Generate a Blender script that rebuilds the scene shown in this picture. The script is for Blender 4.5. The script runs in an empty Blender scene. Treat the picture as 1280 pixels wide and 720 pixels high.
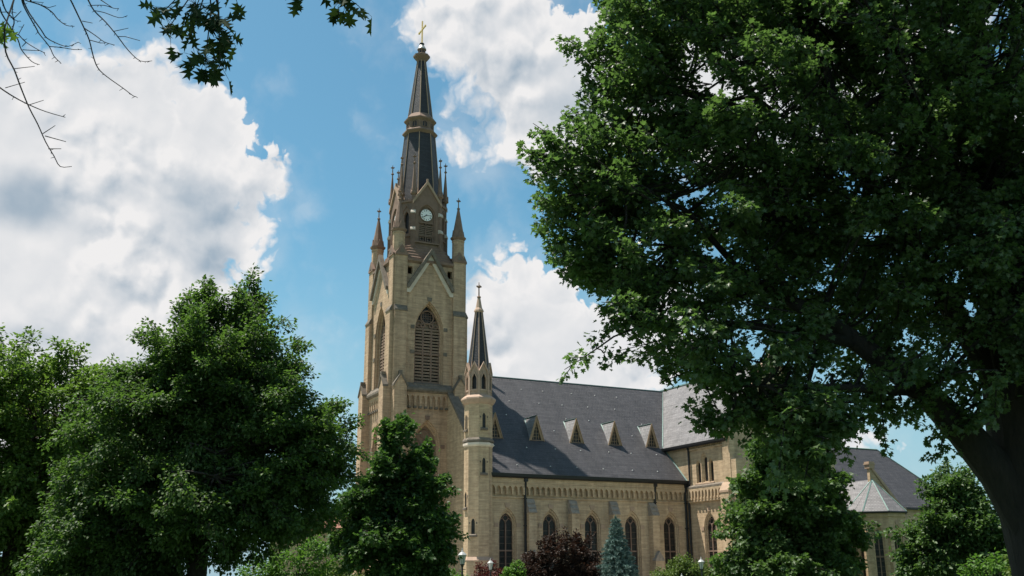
import bpy, bmesh, math, random
import numpy as np
from mathutils import Matrix, Vector
from mathutils.geometry import tessellate_polygon

random.seed(7)
RNG = np.random.default_rng(11)
SC = bpy.context.scene
COL = SC.collection
R = math.radians

# ------------------------------------------------------------------ camera
cam_d = bpy.data.cameras.new('camera')
cam = bpy.data.objects.new('camera', cam_d)
COL.objects.link(cam)
cam_d.sensor_width = 36.0
cam_d.lens = 35.0
cam_d.clip_start = 0.1
cam_d.clip_end = 6000
cam.matrix_world = Matrix.Translation((0, 0, 1.6)) @ Matrix.Rotation(R(90 + 16.0), 4, 'X') @ Matrix.Rotation(R(-0.3), 4, 'Z')
SC.camera = cam

# ------------------------------------------------------------------ light
SUN_DIR = Vector((-0.38, 0.11, 1.0)).normalized()        # towards the sun
SUN_EL = math.asin(SUN_DIR.z)
SUN_AZ = math.atan2(SUN_DIR.x, SUN_DIR.y)                # clockwise from +Y
sun_d = bpy.data.lights.new('sun', 'SUN')
sun_d.energy = 5.0
sun_d.angle = R(0.53)
sun_d.color = (1.0, 0.94, 0.85)
sun = bpy.data.objects.new('sun', sun_d)
COL.objects.link(sun)
sun.rotation_euler = SUN_DIR.to_track_quat('Z', 'Y').to_euler()
sun.location = SUN_DIR * 200

SC.view_settings.view_transform = 'Standard'
SC.view_settings.look = 'None'
SC.view_settings.exposure = 0.80
SC.view_settings.gamma = 1.0
SC.view_settings.use_curve_mapping = False
SC.cycles.max_bounces = 7
SC.cycles.diffuse_bounces = 4
SC.cycles.glossy_bounces = 2
SC.cycles.transmission_bounces = 3
SC.cycles.transparent_max_bounces = 4

# ------------------------------------------------------------------ node helpers
class NT:
    def __init__(s, tree):
        s.t = tree
        s.n = tree.nodes
        s.l = tree.links
    def node(s, typ, **kw):
        n = s.n.new(typ)
        for k, v in kw.items():
            setattr(n, k, v)
        return n
    def put(s, sock, v):
        if isinstance(v, bpy.types.NodeSocket):
            s.l.new(v, sock)
        elif v is not None:
            try:
                sock.default_value = v
            except Exception:
                sock.default_value = tuple(v) + (1.0,)
    def math(s, op, a, b=None, c=None, clamp=False):
        n = s.node('ShaderNodeMath', operation=op, use_clamp=clamp)
        s.put(n.inputs[0], a)
        if b is not None: s.put(n.inputs[1], b)
        if c is not None: s.put(n.inputs[2], c)
        return n.outputs[0]
    def vmath(s, op, a, b=None, out=0):
        n = s.node('ShaderNodeVectorMath', operation=op)
        s.put(n.inputs[0], a)
        if b is not None: s.put(n.inputs[1], b)
        return n.outputs[out]
    def mapr(s, v, a, b, c=0.0, d=1.0, smooth=False):
        n = s.node('ShaderNodeMapRange')
        if smooth: n.interpolation_type = 'SMOOTHSTEP'
        s.put(n.inputs[0], v)
        for i, x in enumerate((a, b, c, d)): n.inputs[i + 1].default_value = x
        return n.outputs[0]
    def mix(s, f, a, b):
        n = s.node('ShaderNodeMix', data_type='RGBA')
        s.put(n.inputs[0], f)
        s.put(n.inputs[6], a if isinstance(a, bpy.types.NodeSocket) else tuple(a) + (1.0,))
        s.put(n.inputs[7], b if isinstance(b, bpy.types.NodeSocket) else tuple(b) + (1.0,))
        return n.outputs[2]
    def noise(s, vec, scale, detail=4, rough=0.55, dim='3D'):
        n = s.node('ShaderNodeTexNoise', noise_dimensions=dim)
        if vec is not None: s.put(n.inputs['Vector'], vec)
        n.inputs['Scale'].default_value = scale
        n.inputs['Detail'].default_value = detail
        n.inputs['Roughness'].default_value = rough
        return n.outputs['Fac']

# ------------------------------------------------------------------ sky
world = bpy.data.worlds.new('World')
SC.world = world
world.use_nodes = True
W = NT(world.node_tree)
W.n.clear()
sky = W.node('ShaderNodeTexSky', sky_type='NISHITA')
sky.sun_disc = False
sky.sun_elevation = SUN_EL
sky.sun_rotation = SUN_AZ
sky.air_density = 1.0
sky.dust_density = 1.1
sky.ozone_density = 1.3
tc = W.node('ShaderNodeTexCoord')
sx = W.node('ShaderNodeSeparateXYZ')
W.l.new(tc.outputs['Generated'], sx.inputs[0])
az = W.math('ARCTAN2', sx.outputs[0], sx.outputs[1])
el = W.math('ARCSINE', sx.outputs[2])
cmb = W.node('ShaderNodeCombineXYZ')
W.l.new(az, cmb.inputs[0]); W.l.new(el, cmb.inputs[1])
P0 = cmb.outputs[0]
# every cumulus: azimuth, elevation, half sizes (radians), weight
CLOUDS = [(-0.467,0.377,0.135,0.095,1.00), (-0.393,0.430,0.070,0.064,1.00), (-0.325,0.420,0.056,0.052,1.00), (-0.270,0.374,0.036,0.035,1.00), (-0.324,0.328,0.076,0.067,1.00), (-0.416,0.251,0.171,0.101,1.0), (-0.480,0.444,0.075,0.036,1.00), (-0.55,0.30,0.12,0.12,1.0), (-0.38,0.22,0.10,0.07,.8), (-0.40,0.33,0.13,0.10,1.0), (-0.42,0.16,0.22,0.09,.7),
 (-0.035,0.531,0.099,0.056,1.00), (0.045,0.477,0.105,0.076,1.00), (0.001,0.435,0.055,0.040,1.0), (-0.048,0.423,0.026,0.019,0.80), (-0.073,0.453,0.014,0.011,0.6), (0.05,0.41,0.05,0.03,.8),
 (0.008,0.292,0.030,0.030,1.3), (-0.015,0.277,0.034,0.032,1.3), (0.040,0.268,0.042,0.030,1.2), (0.020,0.226,0.082,0.066,1.00), (0.092,0.210,0.091,0.058,1.00), (-0.005,0.27,0.035,0.03,1.0), (0.113,0.297,0.037,0.014,0.90), (0.149,0.260,0.056,0.032,0.90),
 (0.311,0.464,0.194,0.094,0.90), (0.476,0.378,0.098,0.084,0.80), (0.317,0.121,0.050,0.019,0.80), 
 (0.9,0.4,0.25,0.14,1.0), (1.5,0.55,0.3,0.2,1.0), (-0.95,0.45,0.2,0.16,1.0), (-1.6,0.4,0.3,0.18,1.0), (2.4,0.5,0.4,0.22,1.0), (-2.5,0.45,0.4,0.2,1.0), (0.3,0.85,0.3,0.12,0.8)]
def blobs(P, table, metric=True):
    acc = None
    for (a, e, ra, re, w) in table:
        d = W.vmath('SUBTRACT', P, (a, e, 0))
        d = W.vmath('MULTIPLY', d, (1 / ra, 1 / re, 0))
        l = W.vmath('LENGTH', d, out=1)
        k = w * (math.sqrt(ra * re) if metric else 1.0)
        v = W.math('MULTIPLY_ADD', l, -k, k)
        if acc is None: acc = v
        else:
            n = W.node('ShaderNodeMath', operation='SMOOTH_MAX')
            W.put(n.inputs[0], acc); W.put(n.inputs[1], v); n.inputs[2].default_value = 0.008 if metric else 0.12
            acc = n.outputs[0]
    return acc
def puff(P):
    # billowy detail: inverted cell distance gives round lobes, fbm frays them
    wn = W.node('ShaderNodeTexNoise', noise_dimensions='2D'); W.put(wn.inputs['Vector'], P)
    wn.inputs['Scale'].default_value = 26; wn.inputs['Detail'].default_value = 5
    off = W.vmath('SCALE', W.vmath('SUBTRACT', wn.outputs['Color'], (0.5, 0.5, 0.5)))
    off.node.inputs['Scale'].default_value = 0.05
    Pw = W.vmath('ADD', P, off)
    def cell(sc):
        v = W.node('ShaderNodeTexVoronoi', voronoi_dimensions='2D', feature='SMOOTH_F1')
        W.put(v.inputs['Vector'], Pw); v.inputs['Scale'].default_value = sc
        v.inputs['Smoothness'].default_value = 0.25
        return v.outputs['Distance']
    c1, c2, c3 = cell(20), cell(48), cell(110)
    f = W.noise(P, 13, 10, 0.52, '2D')
    a = W.math('MULTIPLY_ADD', c1, -0.42, 0.25)
    a = W.math('MULTIPLY_ADD', c2, -0.30, a)
    a = W.math('MULTIPLY_ADD', c3, -0.18, a)
    return W.math('MULTIPLY_ADD', f, 0.72, a), f, W.math('MULTIPLY_ADD', c2, -0.16, W.math('MULTIPLY_ADD', c1, -0.62, W.math('MULTIPLY', W.noise(P, 11, 4, 0.45, '2D'), 1.0)))
base = blobs(P0, CLOUDS)
pf, fb, ps = puff(P0)
pf2, fb2, ps2 = puff(W.vmath('ADD', P0, (-0.006, 0.011, 0)))
dens = W.math('ADD', base, W.math('MULTIPLY', W.math('SUBTRACT', pf, 0.24), 0.066))
soft = W.noise(P0, 6, 3, 0.5, '2D')
edge = W.mapr(soft, 0.35, 0.7, 0.005, 0.030)
cover = W.math('DIVIDE', dens, edge, clamp=True)
cover = W.math('MULTIPLY', cover, W.math('MULTIPLY_ADD', cover, -2.0, 3.0)) if False else cover
# thin veil round the clouds and low down
veil = W.math('MULTIPLY', W.mapr(dens, -0.05, 0.0, 0, 0.25, True), W.mapr(fb, 0.4, 0.7))
lowhaze = W.mapr(el, -0.02, 0.36, 0.85, 0.0, True)
cover = W.math('MAXIMUM', cover, veil)
# light on the clouds: relief facing the sun is white, thick and shaded parts blue-grey
relief = W.math('SUBTRACT', ps, ps2)
SHADE = [(-0.475,0.330,0.055,0.040,1.0), (-0.33,0.345,0.075,0.055,0.62), (-0.30,0.29,0.04,0.04,0.6), (0.0,0.50,0.085,0.035,0.55), (0.075,0.46,0.07,0.04,0.6), (0.06,0.20,0.07,0.03,0.3), (-0.46,0.21,0.10,0.02,0.5), (0.45,0.4,0.2,0.1,0.5)]
sh = blobs(P0, SHADE, False)
lf = W.noise(P0, 9, 5, 0.55, '2D')
sh = W.math('ADD', sh, W.math('MULTIPLY', W.math('SUBTRACT', lf, 0.5), 1.0))
shade = W.mapr(sh, 0.0, 0.8, 0, 1, True)
rim = W.mapr(dens, 0.0, 0.035, 0.22, 0.0, True)
calm = W.mapr(W.noise(P0, 5.5, 2, 0.5, '2D'), 0.38, 0.62, 0.35, 1.7, True)
lit = W.math('ADD', W.math('MULTIPLY', relief, calm), 0.80)
lit = W.math('ADD', lit, rim)
lit = W.math('MULTIPLY_ADD', shade, -0.62, lit, clamp=True)
ccol = W.mix(lit, (0.32, 0.42, 0.52), (0.89, 0.88, 0.88))
skyc = W.vmath('MULTIPLY', sky.outputs[0], (0.96, 1.56, 1.49))
tint = W.vmath('MULTIPLY', ccol, (10.8, 10.8, 10.8))
skyh = W.mix(lowhaze, skyc, (4.6, 6.6, 7.8))
final = W.mix(cover, skyh, tint)
bg = W.node('ShaderNodeBackground')
bg.inputs['Strength'].default_value = 0.052
out = W.node('ShaderNodeOutputWorld')
W.l.new(final, bg.inputs['Color'])
W.l.new(bg.outputs[0], out.inputs[0])
world.cycles.sampling_method = 'MANUAL'
world.cycles.sample_map_resolution = 512

# ------------------------------------------------------------------ materials
MATS = {}
def new_mat(name):
    m = bpy.data.materials.new(name)
    m.use_nodes = True
    t = NT(m.node_tree)
    p = t.n['Principled BSDF']
    MATS[name] = m
    return m, t, p
def wall_coords(t):
    """metres along a wall (horizontal tangent of the face) and up it"""
    g = t.node('ShaderNodeNewGeometry')
    T = t.vmath('NORMALIZE', t.vmath('CROSS_PRODUCT', (0, 0, 1), g.outputs['True Normal']))
    s = t.vmath('DOT_PRODUCT', g.outputs['Position'], T, out=1)
    sp = t.node('ShaderNodeSeparateXYZ'); t.l.new(g.outputs['Position'], sp.inputs[0])
    c = t.node('ShaderNodeCombineXYZ')
    t.l.new(s, c.inputs[0]); t.l.new(sp.outputs[2], c.inputs[1])
    return c.outputs[0], g.outputs['Position'], sp.outputs[2]
def flat_mat(name, col, rough=0.7, metal=0.0, var=0.12, scale=1.5, spec=0.3):
    m, t, p = new_mat(name)
    g = t.node('ShaderNodeNewGeometry')
    n = t.noise(g.outputs['Position'], scale, 6, 0.65)
    f = t.mapr(n, 0.3, 0.7)
    a = tuple(c * (1 - var) for c in col); b = tuple(min(1, c * (1 + var)) for c in col)
    t.l.new(t.mix(f, a, b), p.inputs['Base Color'])
    p.inputs['Roughness'].default_value = rough
    p.inputs['Metallic'].default_value = metal
    p.inputs['Specular IOR Level'].default_value = spec
    return m
def brick_mat(name, c1, c2, mortar, soot=0.7):
    m, t, p = new_mat(name)
    uv, pos, z = wall_coords(t)
    b = t.node('ShaderNodeTexBrick')
    t.l.new(uv, b.inputs['Vector'])
    b.inputs['Color1'].default_value = c1 + (1,); b.inputs['Color2'].default_value = c2 + (1,); b.inputs['Mortar'].default_value = mortar + (1,)
    b.inputs['Scale'].default_value = 1.0
    b.inputs['Mortar Size'].default_value = 0.012
    b.inputs['Mortar Smooth'].default_value = 0.4
    b.inputs['Bias'].default_value = -0.1
    b.inputs['Brick Width'].default_value = 0.46
    b.inputs['Row Height'].default_value = 0.15
    # courses that weathered darker or paler, wide stains and streaks
    cs = t.node('ShaderNodeMapping'); t.l.new(uv, cs.inputs[0]); cs.inputs['Scale'].default_value = (0.35, 5.2, 1)
    course = t.noise(cs.outputs[0], 1.0, 3, 0.6, '2D')
    big = t.noise(pos, 0.22, 6, 0.65)
    sm = t.node('ShaderNodeMapping'); t.l.new(uv, sm.inputs[0]); sm.inputs['Scale'].default_value = (1.5, 0.12, 1)
    streak = t.noise(sm.outputs[0], 1.0, 5, 0.6, '2D')
    fine = t.noise(pos, 2.6, 5, 0.8)
    k = t.math('MULTIPLY_ADD', t.math('SUBTRACT', course, 0.5), 0.75, 1.0)
    k = t.math('MULTIPLY_ADD', t.math('SUBTRACT', big, 0.5), 0.65, k)
    k = t.math('MULTIPLY_ADD', t.math('SUBTRACT', streak, 0.5), soot, k)
    k = t.math('MULTIPLY_ADD', t.math('SUBTRACT', fine, 0.5), 0.75, k)
    sc = t.node('ShaderNodeVectorMath', operation='SCALE')
    t.l.new(b.outputs['Color'], sc.inputs[0]); t.l.new(k, sc.inputs['Scale'])
    t.l.new(sc.outputs[0], p.inputs['Base Color'])
    p.inputs['Roughness'].default_value = 0.9
    p.inputs['Specular IOR Level'].default_value = 0.2
    bp = t.node('ShaderNodeBump'); bp.inputs['Strength'].default_value = 0.35; bp.inputs['Distance'].default_value = 0.02
    t.l.new(b.outputs['Fac'], bp.inputs['Height']); bp.invert = True
    t.l.new(bp.outputs[0], p.inputs['Normal'])
    return m
def slate_mat(name, ca, cb, cc, row=0.24, rough=0.55):
    m, t, p = new_mat(name)
    uv, pos, z = wall_coords(t)
    mp = t.node('ShaderNodeMapping'); t.l.new(uv, mp.inputs[0]); mp.inputs['Scale'].default_value = (1, 1.35, 1)
    b = t.node('ShaderNodeTexBrick'); t.l.new(mp.outputs[0], b.inputs['Vector'])
    b.inputs['Color1'].default_value = ca + (1,); b.inputs['Color2'].default_value = cb + (1,); b.inputs['Mortar'].default_value = cc + (1,)
    b.inputs['Scale'].default_value = 1.0; b.inputs['Mortar Size'].default_value = 0.026; b.inputs['Mortar Smooth'].default_value = 0.6
    b.inputs['Brick Width'].default_value = 0.34; b.inputs['Row Height'].default_value = row
    big = t.noise(pos, 0.18, 5, 0.6)
    cs = t.node('ShaderNodeMapping'); t.l.new(mp.outputs[0], cs.inputs[0]); cs.inputs['Scale'].default_value = (0.22, 3.4, 1)
    course = t.noise(cs.outputs[0], 1.0, 4, 0.65, '2D')
    sm = t.node('ShaderNodeMapping'); t.l.new(mp.outputs[0], sm.inputs[0]); sm.inputs['Scale'].default_value = (0.9, 0.05, 1)
    streak = t.noise(sm.outputs[0], 1.0, 4, 0.65, '2D')
    k = t.math('MULTIPLY_ADD', t.math('SUBTRACT', course, 0.5), 1.15, 1.0)
    k = t.math('MULTIPLY_ADD', t.math('SUBTRACT', big, 0.5), 0.5, k)
    k = t.math('MULTIPLY_ADD', t.math('SUBTRACT', streak, 0.5), 0.8, k)
    sc = t.node('ShaderNodeVectorMath', operation='SCALE')
    t.l.new(b.outputs['Color'], sc.inputs[0]); t.l.new(k, sc.inputs['Scale'])
    t.l.new(sc.outputs[0], p.inputs['Base Color'])
    p.inputs['Roughness'].default_value = rough
    p.inputs['Specular IOR Level'].default_value = 0.35
    bp = t.node('ShaderNodeBump'); bp.inputs['Strength'].default_value = 0.5; bp.inputs['Distance'].default_value = 0.03
    t.l.new(t.math('ADD', b.outputs['Fac'], t.math('MULTIPLY', course, 0.6)), bp.inputs['Height']); bp.invert = True
    t.l.new(bp.outputs[0], p.inputs['Normal'])
    return m
brick_mat('buff brick', (0.45, 0.334, 0.214), (0.385, 0.276, 0.173), (0.43, 0.335, 0.24))
brick_mat('tower brick', (0.435, 0.308, 0.202), (0.35, 0.240, 0.157), (0.40, 0.30, 0.215), 0.9)
flat_mat('brown stone', (0.205, 0.137, 0.103), 0.85, var=0.2)
flat_mat('pink stone', (0.39, 0.275, 0.205), 0.85, var=0.15)
flat_mat('pale stone', (0.58, 0.50, 0.42), 0.85, var=0.15)
flat_mat('weathered stone', (0.15, 0.125, 0.10), 0.9, var=0.35, scale=2.5)
flat_mat('tan stone', (0.36, 0.255, 0.18), 0.85, var=0.18)
slate_mat('spire slate', (0.037, 0.038, 0.044), (0.026, 0.027, 0.032), (0.016, 0.017, 0.02), row=0.22)
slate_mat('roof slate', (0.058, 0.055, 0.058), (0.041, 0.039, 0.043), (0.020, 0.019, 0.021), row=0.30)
slate_mat('sunlit slate', (0.19, 0.178, 0.178), (0.145, 0.135, 0.136), (0.09, 0.084, 0.086))  # paler than the nave slate: strong sunlight put into the colour
slate_mat('grey slate', (0.26, 0.25, 0.25), (0.20, 0.19, 0.19), (0.12, 0.12, 0.12))
flat_mat('copper patina', (0.17, 0.25, 0.225), 0.6, var=0.25, scale=3)
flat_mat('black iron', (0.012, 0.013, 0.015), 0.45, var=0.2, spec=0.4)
flat_mat('louvre wood', (0.22, 0.155, 0.112), 0.8, var=0.15)
flat_mat('gold', (0.86, 0.62, 0.26), 0.35, metal=0.7, var=0.05)
flat_mat('lead', (0.42, 0.41, 0.39), 0.45, metal=0.3, var=0.15)
flat_mat('galvanised', (0.72, 0.71, 0.69), 0.6, var=0.1)
flat_mat('grey stone', (0.27, 0.23, 0.19), 0.9, var=0.3, scale=2.5)
flat_mat('clock white', (0.80, 0.80, 0.79), 0.5, var=0.03)
flat_mat('clock black', (0.01, 0.01, 0.012), 0.5, var=0.0)
flat_mat('dormer wood', (0.33, 0.22, 0.135), 0.7, var=0.12)
flat_mat('bark', (0.055, 0.045, 0.036), 0.95, var=0.5, scale=9)
flat_mat('dark bark', (0.030, 0.026, 0.023), 0.95, var=0.5, scale=9)
flat_mat('lamp frame', (0.36, 0.36, 0.35), 0.5, var=0.05)
flat_mat('red clay', (0.22, 0.10, 0.07), 0.9, var=0.2)
m, t, p = new_mat('dark glass')
g = t.node('ShaderNodeNewGeometry')
n = t.noise(g.outputs['Position'], 2.6, 3, 0.7)
t.l.new(t.mix(t.mapr(n, 0.35, 0.7), (0.010, 0.011, 0.011), (0.035, 0.032, 0.028)), p.inputs['Base Color'])
p.inputs['Roughness'].default_value = 0.3
p.inputs['Specular IOR Level'].default_value = 0.22
bp = t.node('ShaderNodeBump'); bp.inputs['Strength'].default_value = 0.5; bp.inputs['Distance'].default_value = 0.05
t.l.new(t.noise(g.outputs['Position'], 5.0, 2), bp.inputs['Height']); t.l.new(bp.outputs[0], p.inputs['Normal'])
m, t, p = new_mat('lamp glass')
p.inputs['Base Color'].default_value = (0.42, 0.42, 0.40, 1); p.inputs['Roughness'].default_value = 0.35
m, t, p = new_mat('bark rough')
g = t.node('ShaderNodeNewGeometry')
mp = t.node('ShaderNodeMapping'); t.l.new(g.outputs['Position'], mp.inputs[0]); mp.inputs['Scale'].default_value = (9, 9, 1.4)
n = t.noise(mp.outputs[0], 1.6, 7, 0.7)
t.l.new(t.mix(t.mapr(n, 0.3, 0.7), (0.008, 0.007, 0.006), (0.030, 0.025, 0.020)), p.inputs['Base Color'])
p.inputs['Roughness'].default_value = 0.95
bp = t.node('ShaderNodeBump'); bp.inputs['Strength'].default_value = 1.0; bp.inputs['Distance'].default_value = 0.12
t.l.new(n, bp.inputs['Height']); t.l.new(bp.outputs[0], p.inputs['Normal'])
flat_mat('concrete', (0.42, 0.39, 0.34), 0.9, var=0.15)
m, t, p = new_mat('lawn')
g = t.node('ShaderNodeNewGeometry')
n1 = t.noise(g.outputs['Position'], 0.25, 5, 0.6); n2 = t.noise(g.outputs['Position'], 14, 4, 0.7)
t.l.new(t.mix(t.math('MULTIPLY_ADD', n2, 0.6, t.math('MULTIPLY', n1, 0.4)), (0.025, 0.05, 0.012), (0.085, 0.13, 0.04)), p.inputs['Base Color'])
p.inputs['Roughness'].default_value = 0.95
def leaf_mat(name, dark, light, trans, tw=0.36, rough=0.5, spec=0.22):
    m, t, p = new_mat(name)
    a = t.node('ShaderNodeAttribute', attribute_name='tone')
    c = t.mix(a.outputs['Fac'], dark, light)
    t.l.new(c, p.inputs['Base Color'])
    p.inputs['Roughness'].default_value = rough
    p.inputs['Specular IOR Level'].default_value = spec
    tr = t.node('ShaderNodeBsdfTranslucent')
    t.l.new(t.mix(a.outputs['Fac'], tuple(x * 0.7 for x in trans), trans), tr.inputs[0])
    mx = t.node('ShaderNodeMixShader'); mx.inputs[0].default_value = tw
    t.l.new(p.outputs[0], mx.inputs[1]); t.l.new(tr.outputs[0], mx.inputs[2])
    t.l.new(mx.outputs[0], t.n['Material Output'].inputs[0])
    return m
leaf_mat('maple leaf', (0.030, 0.062, 0.024), (0.092, 0.140, 0.056), (0.12, 0.23, 0.045), spec=.38, rough=.42, tw=.42)
leaf_mat('light maple leaf', (0.030, 0.066, 0.020), (0.085, 0.140, 0.042), (0.11, 0.22, 0.035), spec=.3)
leaf_mat('linden leaf', (0.028, 0.060, 0.019), (0.085, 0.136, 0.042), (0.11, 0.22, 0.03), spec=.2, tw=.4)
leaf_mat('ash leaf', (0.050, 0.095, 0.018), (0.125, 0.185, 0.042), (0.16, 0.29, 0.035), tw=.42)
leaf_mat('young maple leaf', (0.026, 0.062, 0.020), (0.075, 0.132, 0.040), (0.09, 0.20, 0.03))
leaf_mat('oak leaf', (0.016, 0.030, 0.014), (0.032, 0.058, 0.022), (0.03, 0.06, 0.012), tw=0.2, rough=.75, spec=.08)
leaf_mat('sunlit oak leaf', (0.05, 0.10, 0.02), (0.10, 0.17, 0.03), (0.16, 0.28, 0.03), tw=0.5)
leaf_mat('purple leaf', (0.012, 0.009, 0.008), (0.048, 0.031, 0.022), (0.07, 0.03, 0.018), tw=0.2, spec=.12)
leaf_mat('red leaf', (0.04, 0.016, 0.014), (0.11, 0.042, 0.032), (0.18, 0.04, 0.03), tw=0.25)
leaf_mat('spruce needle', (0.08, 0.135, 0.115), (0.20, 0.29, 0.26), (0.10, 0.18, 0.14), tw=0.1, rough=0.6)
leaf_mat('shrub leaf', (0.05, 0.085, 0.018), (0.12, 0.17, 0.04), (0.14, 0.22, 0.03), tw=0.3)
leaf_mat('fresh shrub leaf', (0.05, 0.11, 0.02), (0.11, 0.21, 0.04), (0.13, 0.28, 0.03), tw=0.35)

# ------------------------------------------------------------------ mesh builder
def face_frame(k):
    """k quarter turns: (along the wall, outward, up) -> church axes"""
    a = R(-90.0 * k)
    t = (math.cos(a), math.sin(a)); n = (math.sin(a), -math.cos(a))
    return Matrix(((t[0], n[0], 0, 0), (t[1], n[1], 0, 0), (0, 0, 1, 0), (0, 0, 0, 1)))
class MB:
    def __init__(s, M=None):
        s.vs, s.fs, s.ms = [], [], []
        s.M = M or Matrix.Identity(4)
        s.mat = 0
    def add(s, vs, fs, m=None):
        b = len(s.vs)
        s.vs += [s.M @ Vector(v) for v in vs]
        s.fs += [tuple(b + i for i in f) for f in fs]
        s.ms += [s.mat if m is None else m] * len(fs)
    def box(s, x0, x1, y0, y1, z0, z1, m=None):
        s.add([(x0,y0,z0),(x1,y0,z0),(x1,y1,z0),(x0,y1,z0),(x0,y0,z1),(x1,y0,z1),(x1,y1,z1),(x0,y1,z1)],
              [(0,3,2,1),(4,5,6,7),(0,1,5,4),(1,2,6,5),(2,3,7,6),(3,0,4,7)], m)
    def prism(s, pts, d0, d1, m=None):
        """outline in (along, up), thickness between depths d0 and d1"""
        n = len(pts)
        s.add([(x, d0, z) for x, z in pts] + [(x, d1, z) for x, z in pts],
              [tuple(range(n))[::-1], tuple(range(n, 2 * n))] + [(i, (i + 1) % n, n + (i + 1) % n, n + i) for i in range(n)], m)
    def profile(s, pts, x0, x1, m=None):
        """outline in (depth, up), run along the wall from x0 to x1"""
        n = len(pts)
        s.add([(x0, d, z) for d, z in pts] + [(x1, d, z) for d, z in pts],
              [tuple(range(n))[::-1], tuple(range(n, 2 * n))] + [(i, (i + 1) % n, n + (i + 1) % n, n + i) for i in range(n)], m)
    def panel(s, outer, holes, d, m=None):
        loops = [[Vector((x, z, 0)) for x, z in outer]] + [[Vector((x, z, 0)) for x, z in h] for h in holes]
        tri = tessellate_polygon(loops)
        flat = [p for l in loops for p in l]
        s.add([(p.x, d, p.y) for p in flat], [tuple(t) for t in tri], m)
    def strip(s, A, da, B, db, m=None, closed=True):
        n = len(A)
        s.add([(x, da, z) for x, z in A] + [(x, db, z) for x, z in B],
              [(i, (i + 1) % n, n + (i + 1) % n, n + i) for i in range(n if closed else n - 1)], m)
    def sheet(s, A, d, m=None):
        s.panel(A, [], d, m)
    def rings(s, rings, m=None, cap0=True, cap1=True):
        n = len(rings[0])
        vs = [p for r in rings for p in r]
        fs = []
        for k in range(len(rings) - 1):
            for i in range(n):
                fs.append((k*n+i, k*n+(i+1)%n, (k+1)*n+(i+1)%n, (k+1)*n+i))
        if cap0: fs.append(tuple(range(n))[::-1])
        if cap1: fs.append(tuple(range((len(rings)-1)*n, len(rings)*n)))
        s.add(vs, fs, m)
    def lathe(s, cx, cy, prof, n=8, rot=0.5, m=None):
        """prof: (apothem, z) pairs; rot in steps of a face"""
        k = 1 / math.cos(math.pi / n)
        s.rings([[(cx + r * k * math.cos(2*math.pi*(i+rot)/n), cy + r * k * math.sin(2*math.pi*(i+rot)/n), z) for i in range(n)] for r, z in prof], m)
    def tube(s, pts, r0, r1=None, n=5, m=None):
        r1 = r0 if r1 is None else r1
        pts = [Vector(p) for p in pts]
        up = Vector((0.31, 0.17, 0.93))
        rs = []
        for i, p in enumerate(pts):
            d = (pts[min(i+1, len(pts)-1)] - pts[max(i-1, 0)]).normalized()
            a = d.cross(up)
            if a.length < 1e-4: a = d.cross(Vector((1, 0, 0)))
            a.normalize(); b = d.cross(a)
            r = r0 + (r1 - r0) * i / max(1, len(pts) - 1)
            rs.append([p + a * (r*math.cos(2*math.pi*j/n)) + b * (r*math.sin(2*math.pi*j/n)) for j in range(n)])
        s.rings(rs, m)
    def build(s, name, mats, parent=None, smooth=False, weld=True):
        me = bpy.data.meshes.new(name)
        me.from_pydata([tuple(v) for v in s.vs], [], s.fs)
        for mm in ([mats] if isinstance(mats, str) else mats): me.materials.append(MATS[mm])
        me.polygons.foreach_set('material_index', s.ms)
        bm = bmesh.new(); bm.from_mesh(me)
        bmesh.ops.recalc_face_normals(bm, faces=bm.faces)
        bm.to_mesh(me); bm.free()
        if smooth:
            me.polygons.foreach_set('use_smooth', [True] * len(me.polygons))
        o = bpy.data.objects.new(name, me)
        COL.objects.link(o)
        if parent: o.parent = parent
        return o
def root(name, label, cat, loc=(0, 0, 0), rz=0.0, group=None, kind=None):
    o = bpy.data.objects.new(name, None)
    o.empty_display_size = 0.5
    COL.objects.link(o)
    o.location = loc; o.rotation_euler = (0, 0, rz)
    o['label'] = label; o['category'] = cat
    if group: o['group'] = group
    if kind: o['kind'] = kind
    return o
def copy_tree(o, parent=None):
    c = o.copy(); COL.objects.link(c)
    if parent: c.parent = parent
    for ch in o.children: copy_tree(ch, c)
    return c
def arch(cx, z0, zs, za, w, n=7):
    """closed outline of a pointed-arch opening, counter-clockwise from the lower left"""
    h = w / 2; ha = za - zs
    r = (ha * ha + h * h) / w
    th = math.atan2(ha, r - h) if r >= h else math.pi - math.atan2(ha, h - r)
    pts = [(cx - h, z0), (cx + h, z0)]
    for i in range(n + 1):
        a = th * i / n
        pts.append((cx + h - r + r * math.cos(a), zs + r * math.sin(a)))
    for i in range(n - 1, -1, -1):
        a = th * i / n
        pts.append((cx - h + r - r * math.cos(a), zs + r * math.sin(a)))
    return pts
def arch_line(cx, zs, za, w, d, n=7):
    return [(x, d, z) for x, z in arch(cx, zs, zs, za, w, n)[1:] + [arch(cx, zs, zs, za, w, n)[0]]]
def circle(cx, cz, r, d, n=16):
    return [(cx + r*math.cos(2*math.pi*i/n), d, cz + r*math.sin(2*math.pi*i/n)) for i in range(n + 1)]

# ------------------------------------------------------------------ ground
def make_ground():
    ys = [-3000, -400, -60, 0, 25, 60, 200, 500, 3500]
    zs = [-1, -0.5, 0, 0, 0, -1.0, -1.2, -1.5, -3]
    xs = [-3000, -300, -60, -20, 0, 20, 60, 300, 3000]
    mb = MB()
    mb.add([(x, y, z) for y, z in zip(ys, zs) for x in xs],
           [(j*9+i, j*9+i+1, (j+1)*9+i+1, (j+1)*9+i) for j in range(8) for i in range(8)])
    o = mb.build('ground', 'lawn', smooth=False)
    o['kind'] = 'structure'; o['label'] = 'green lawn under the trees and round the church'; o['category'] = 'ground'
make_ground()

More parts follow.
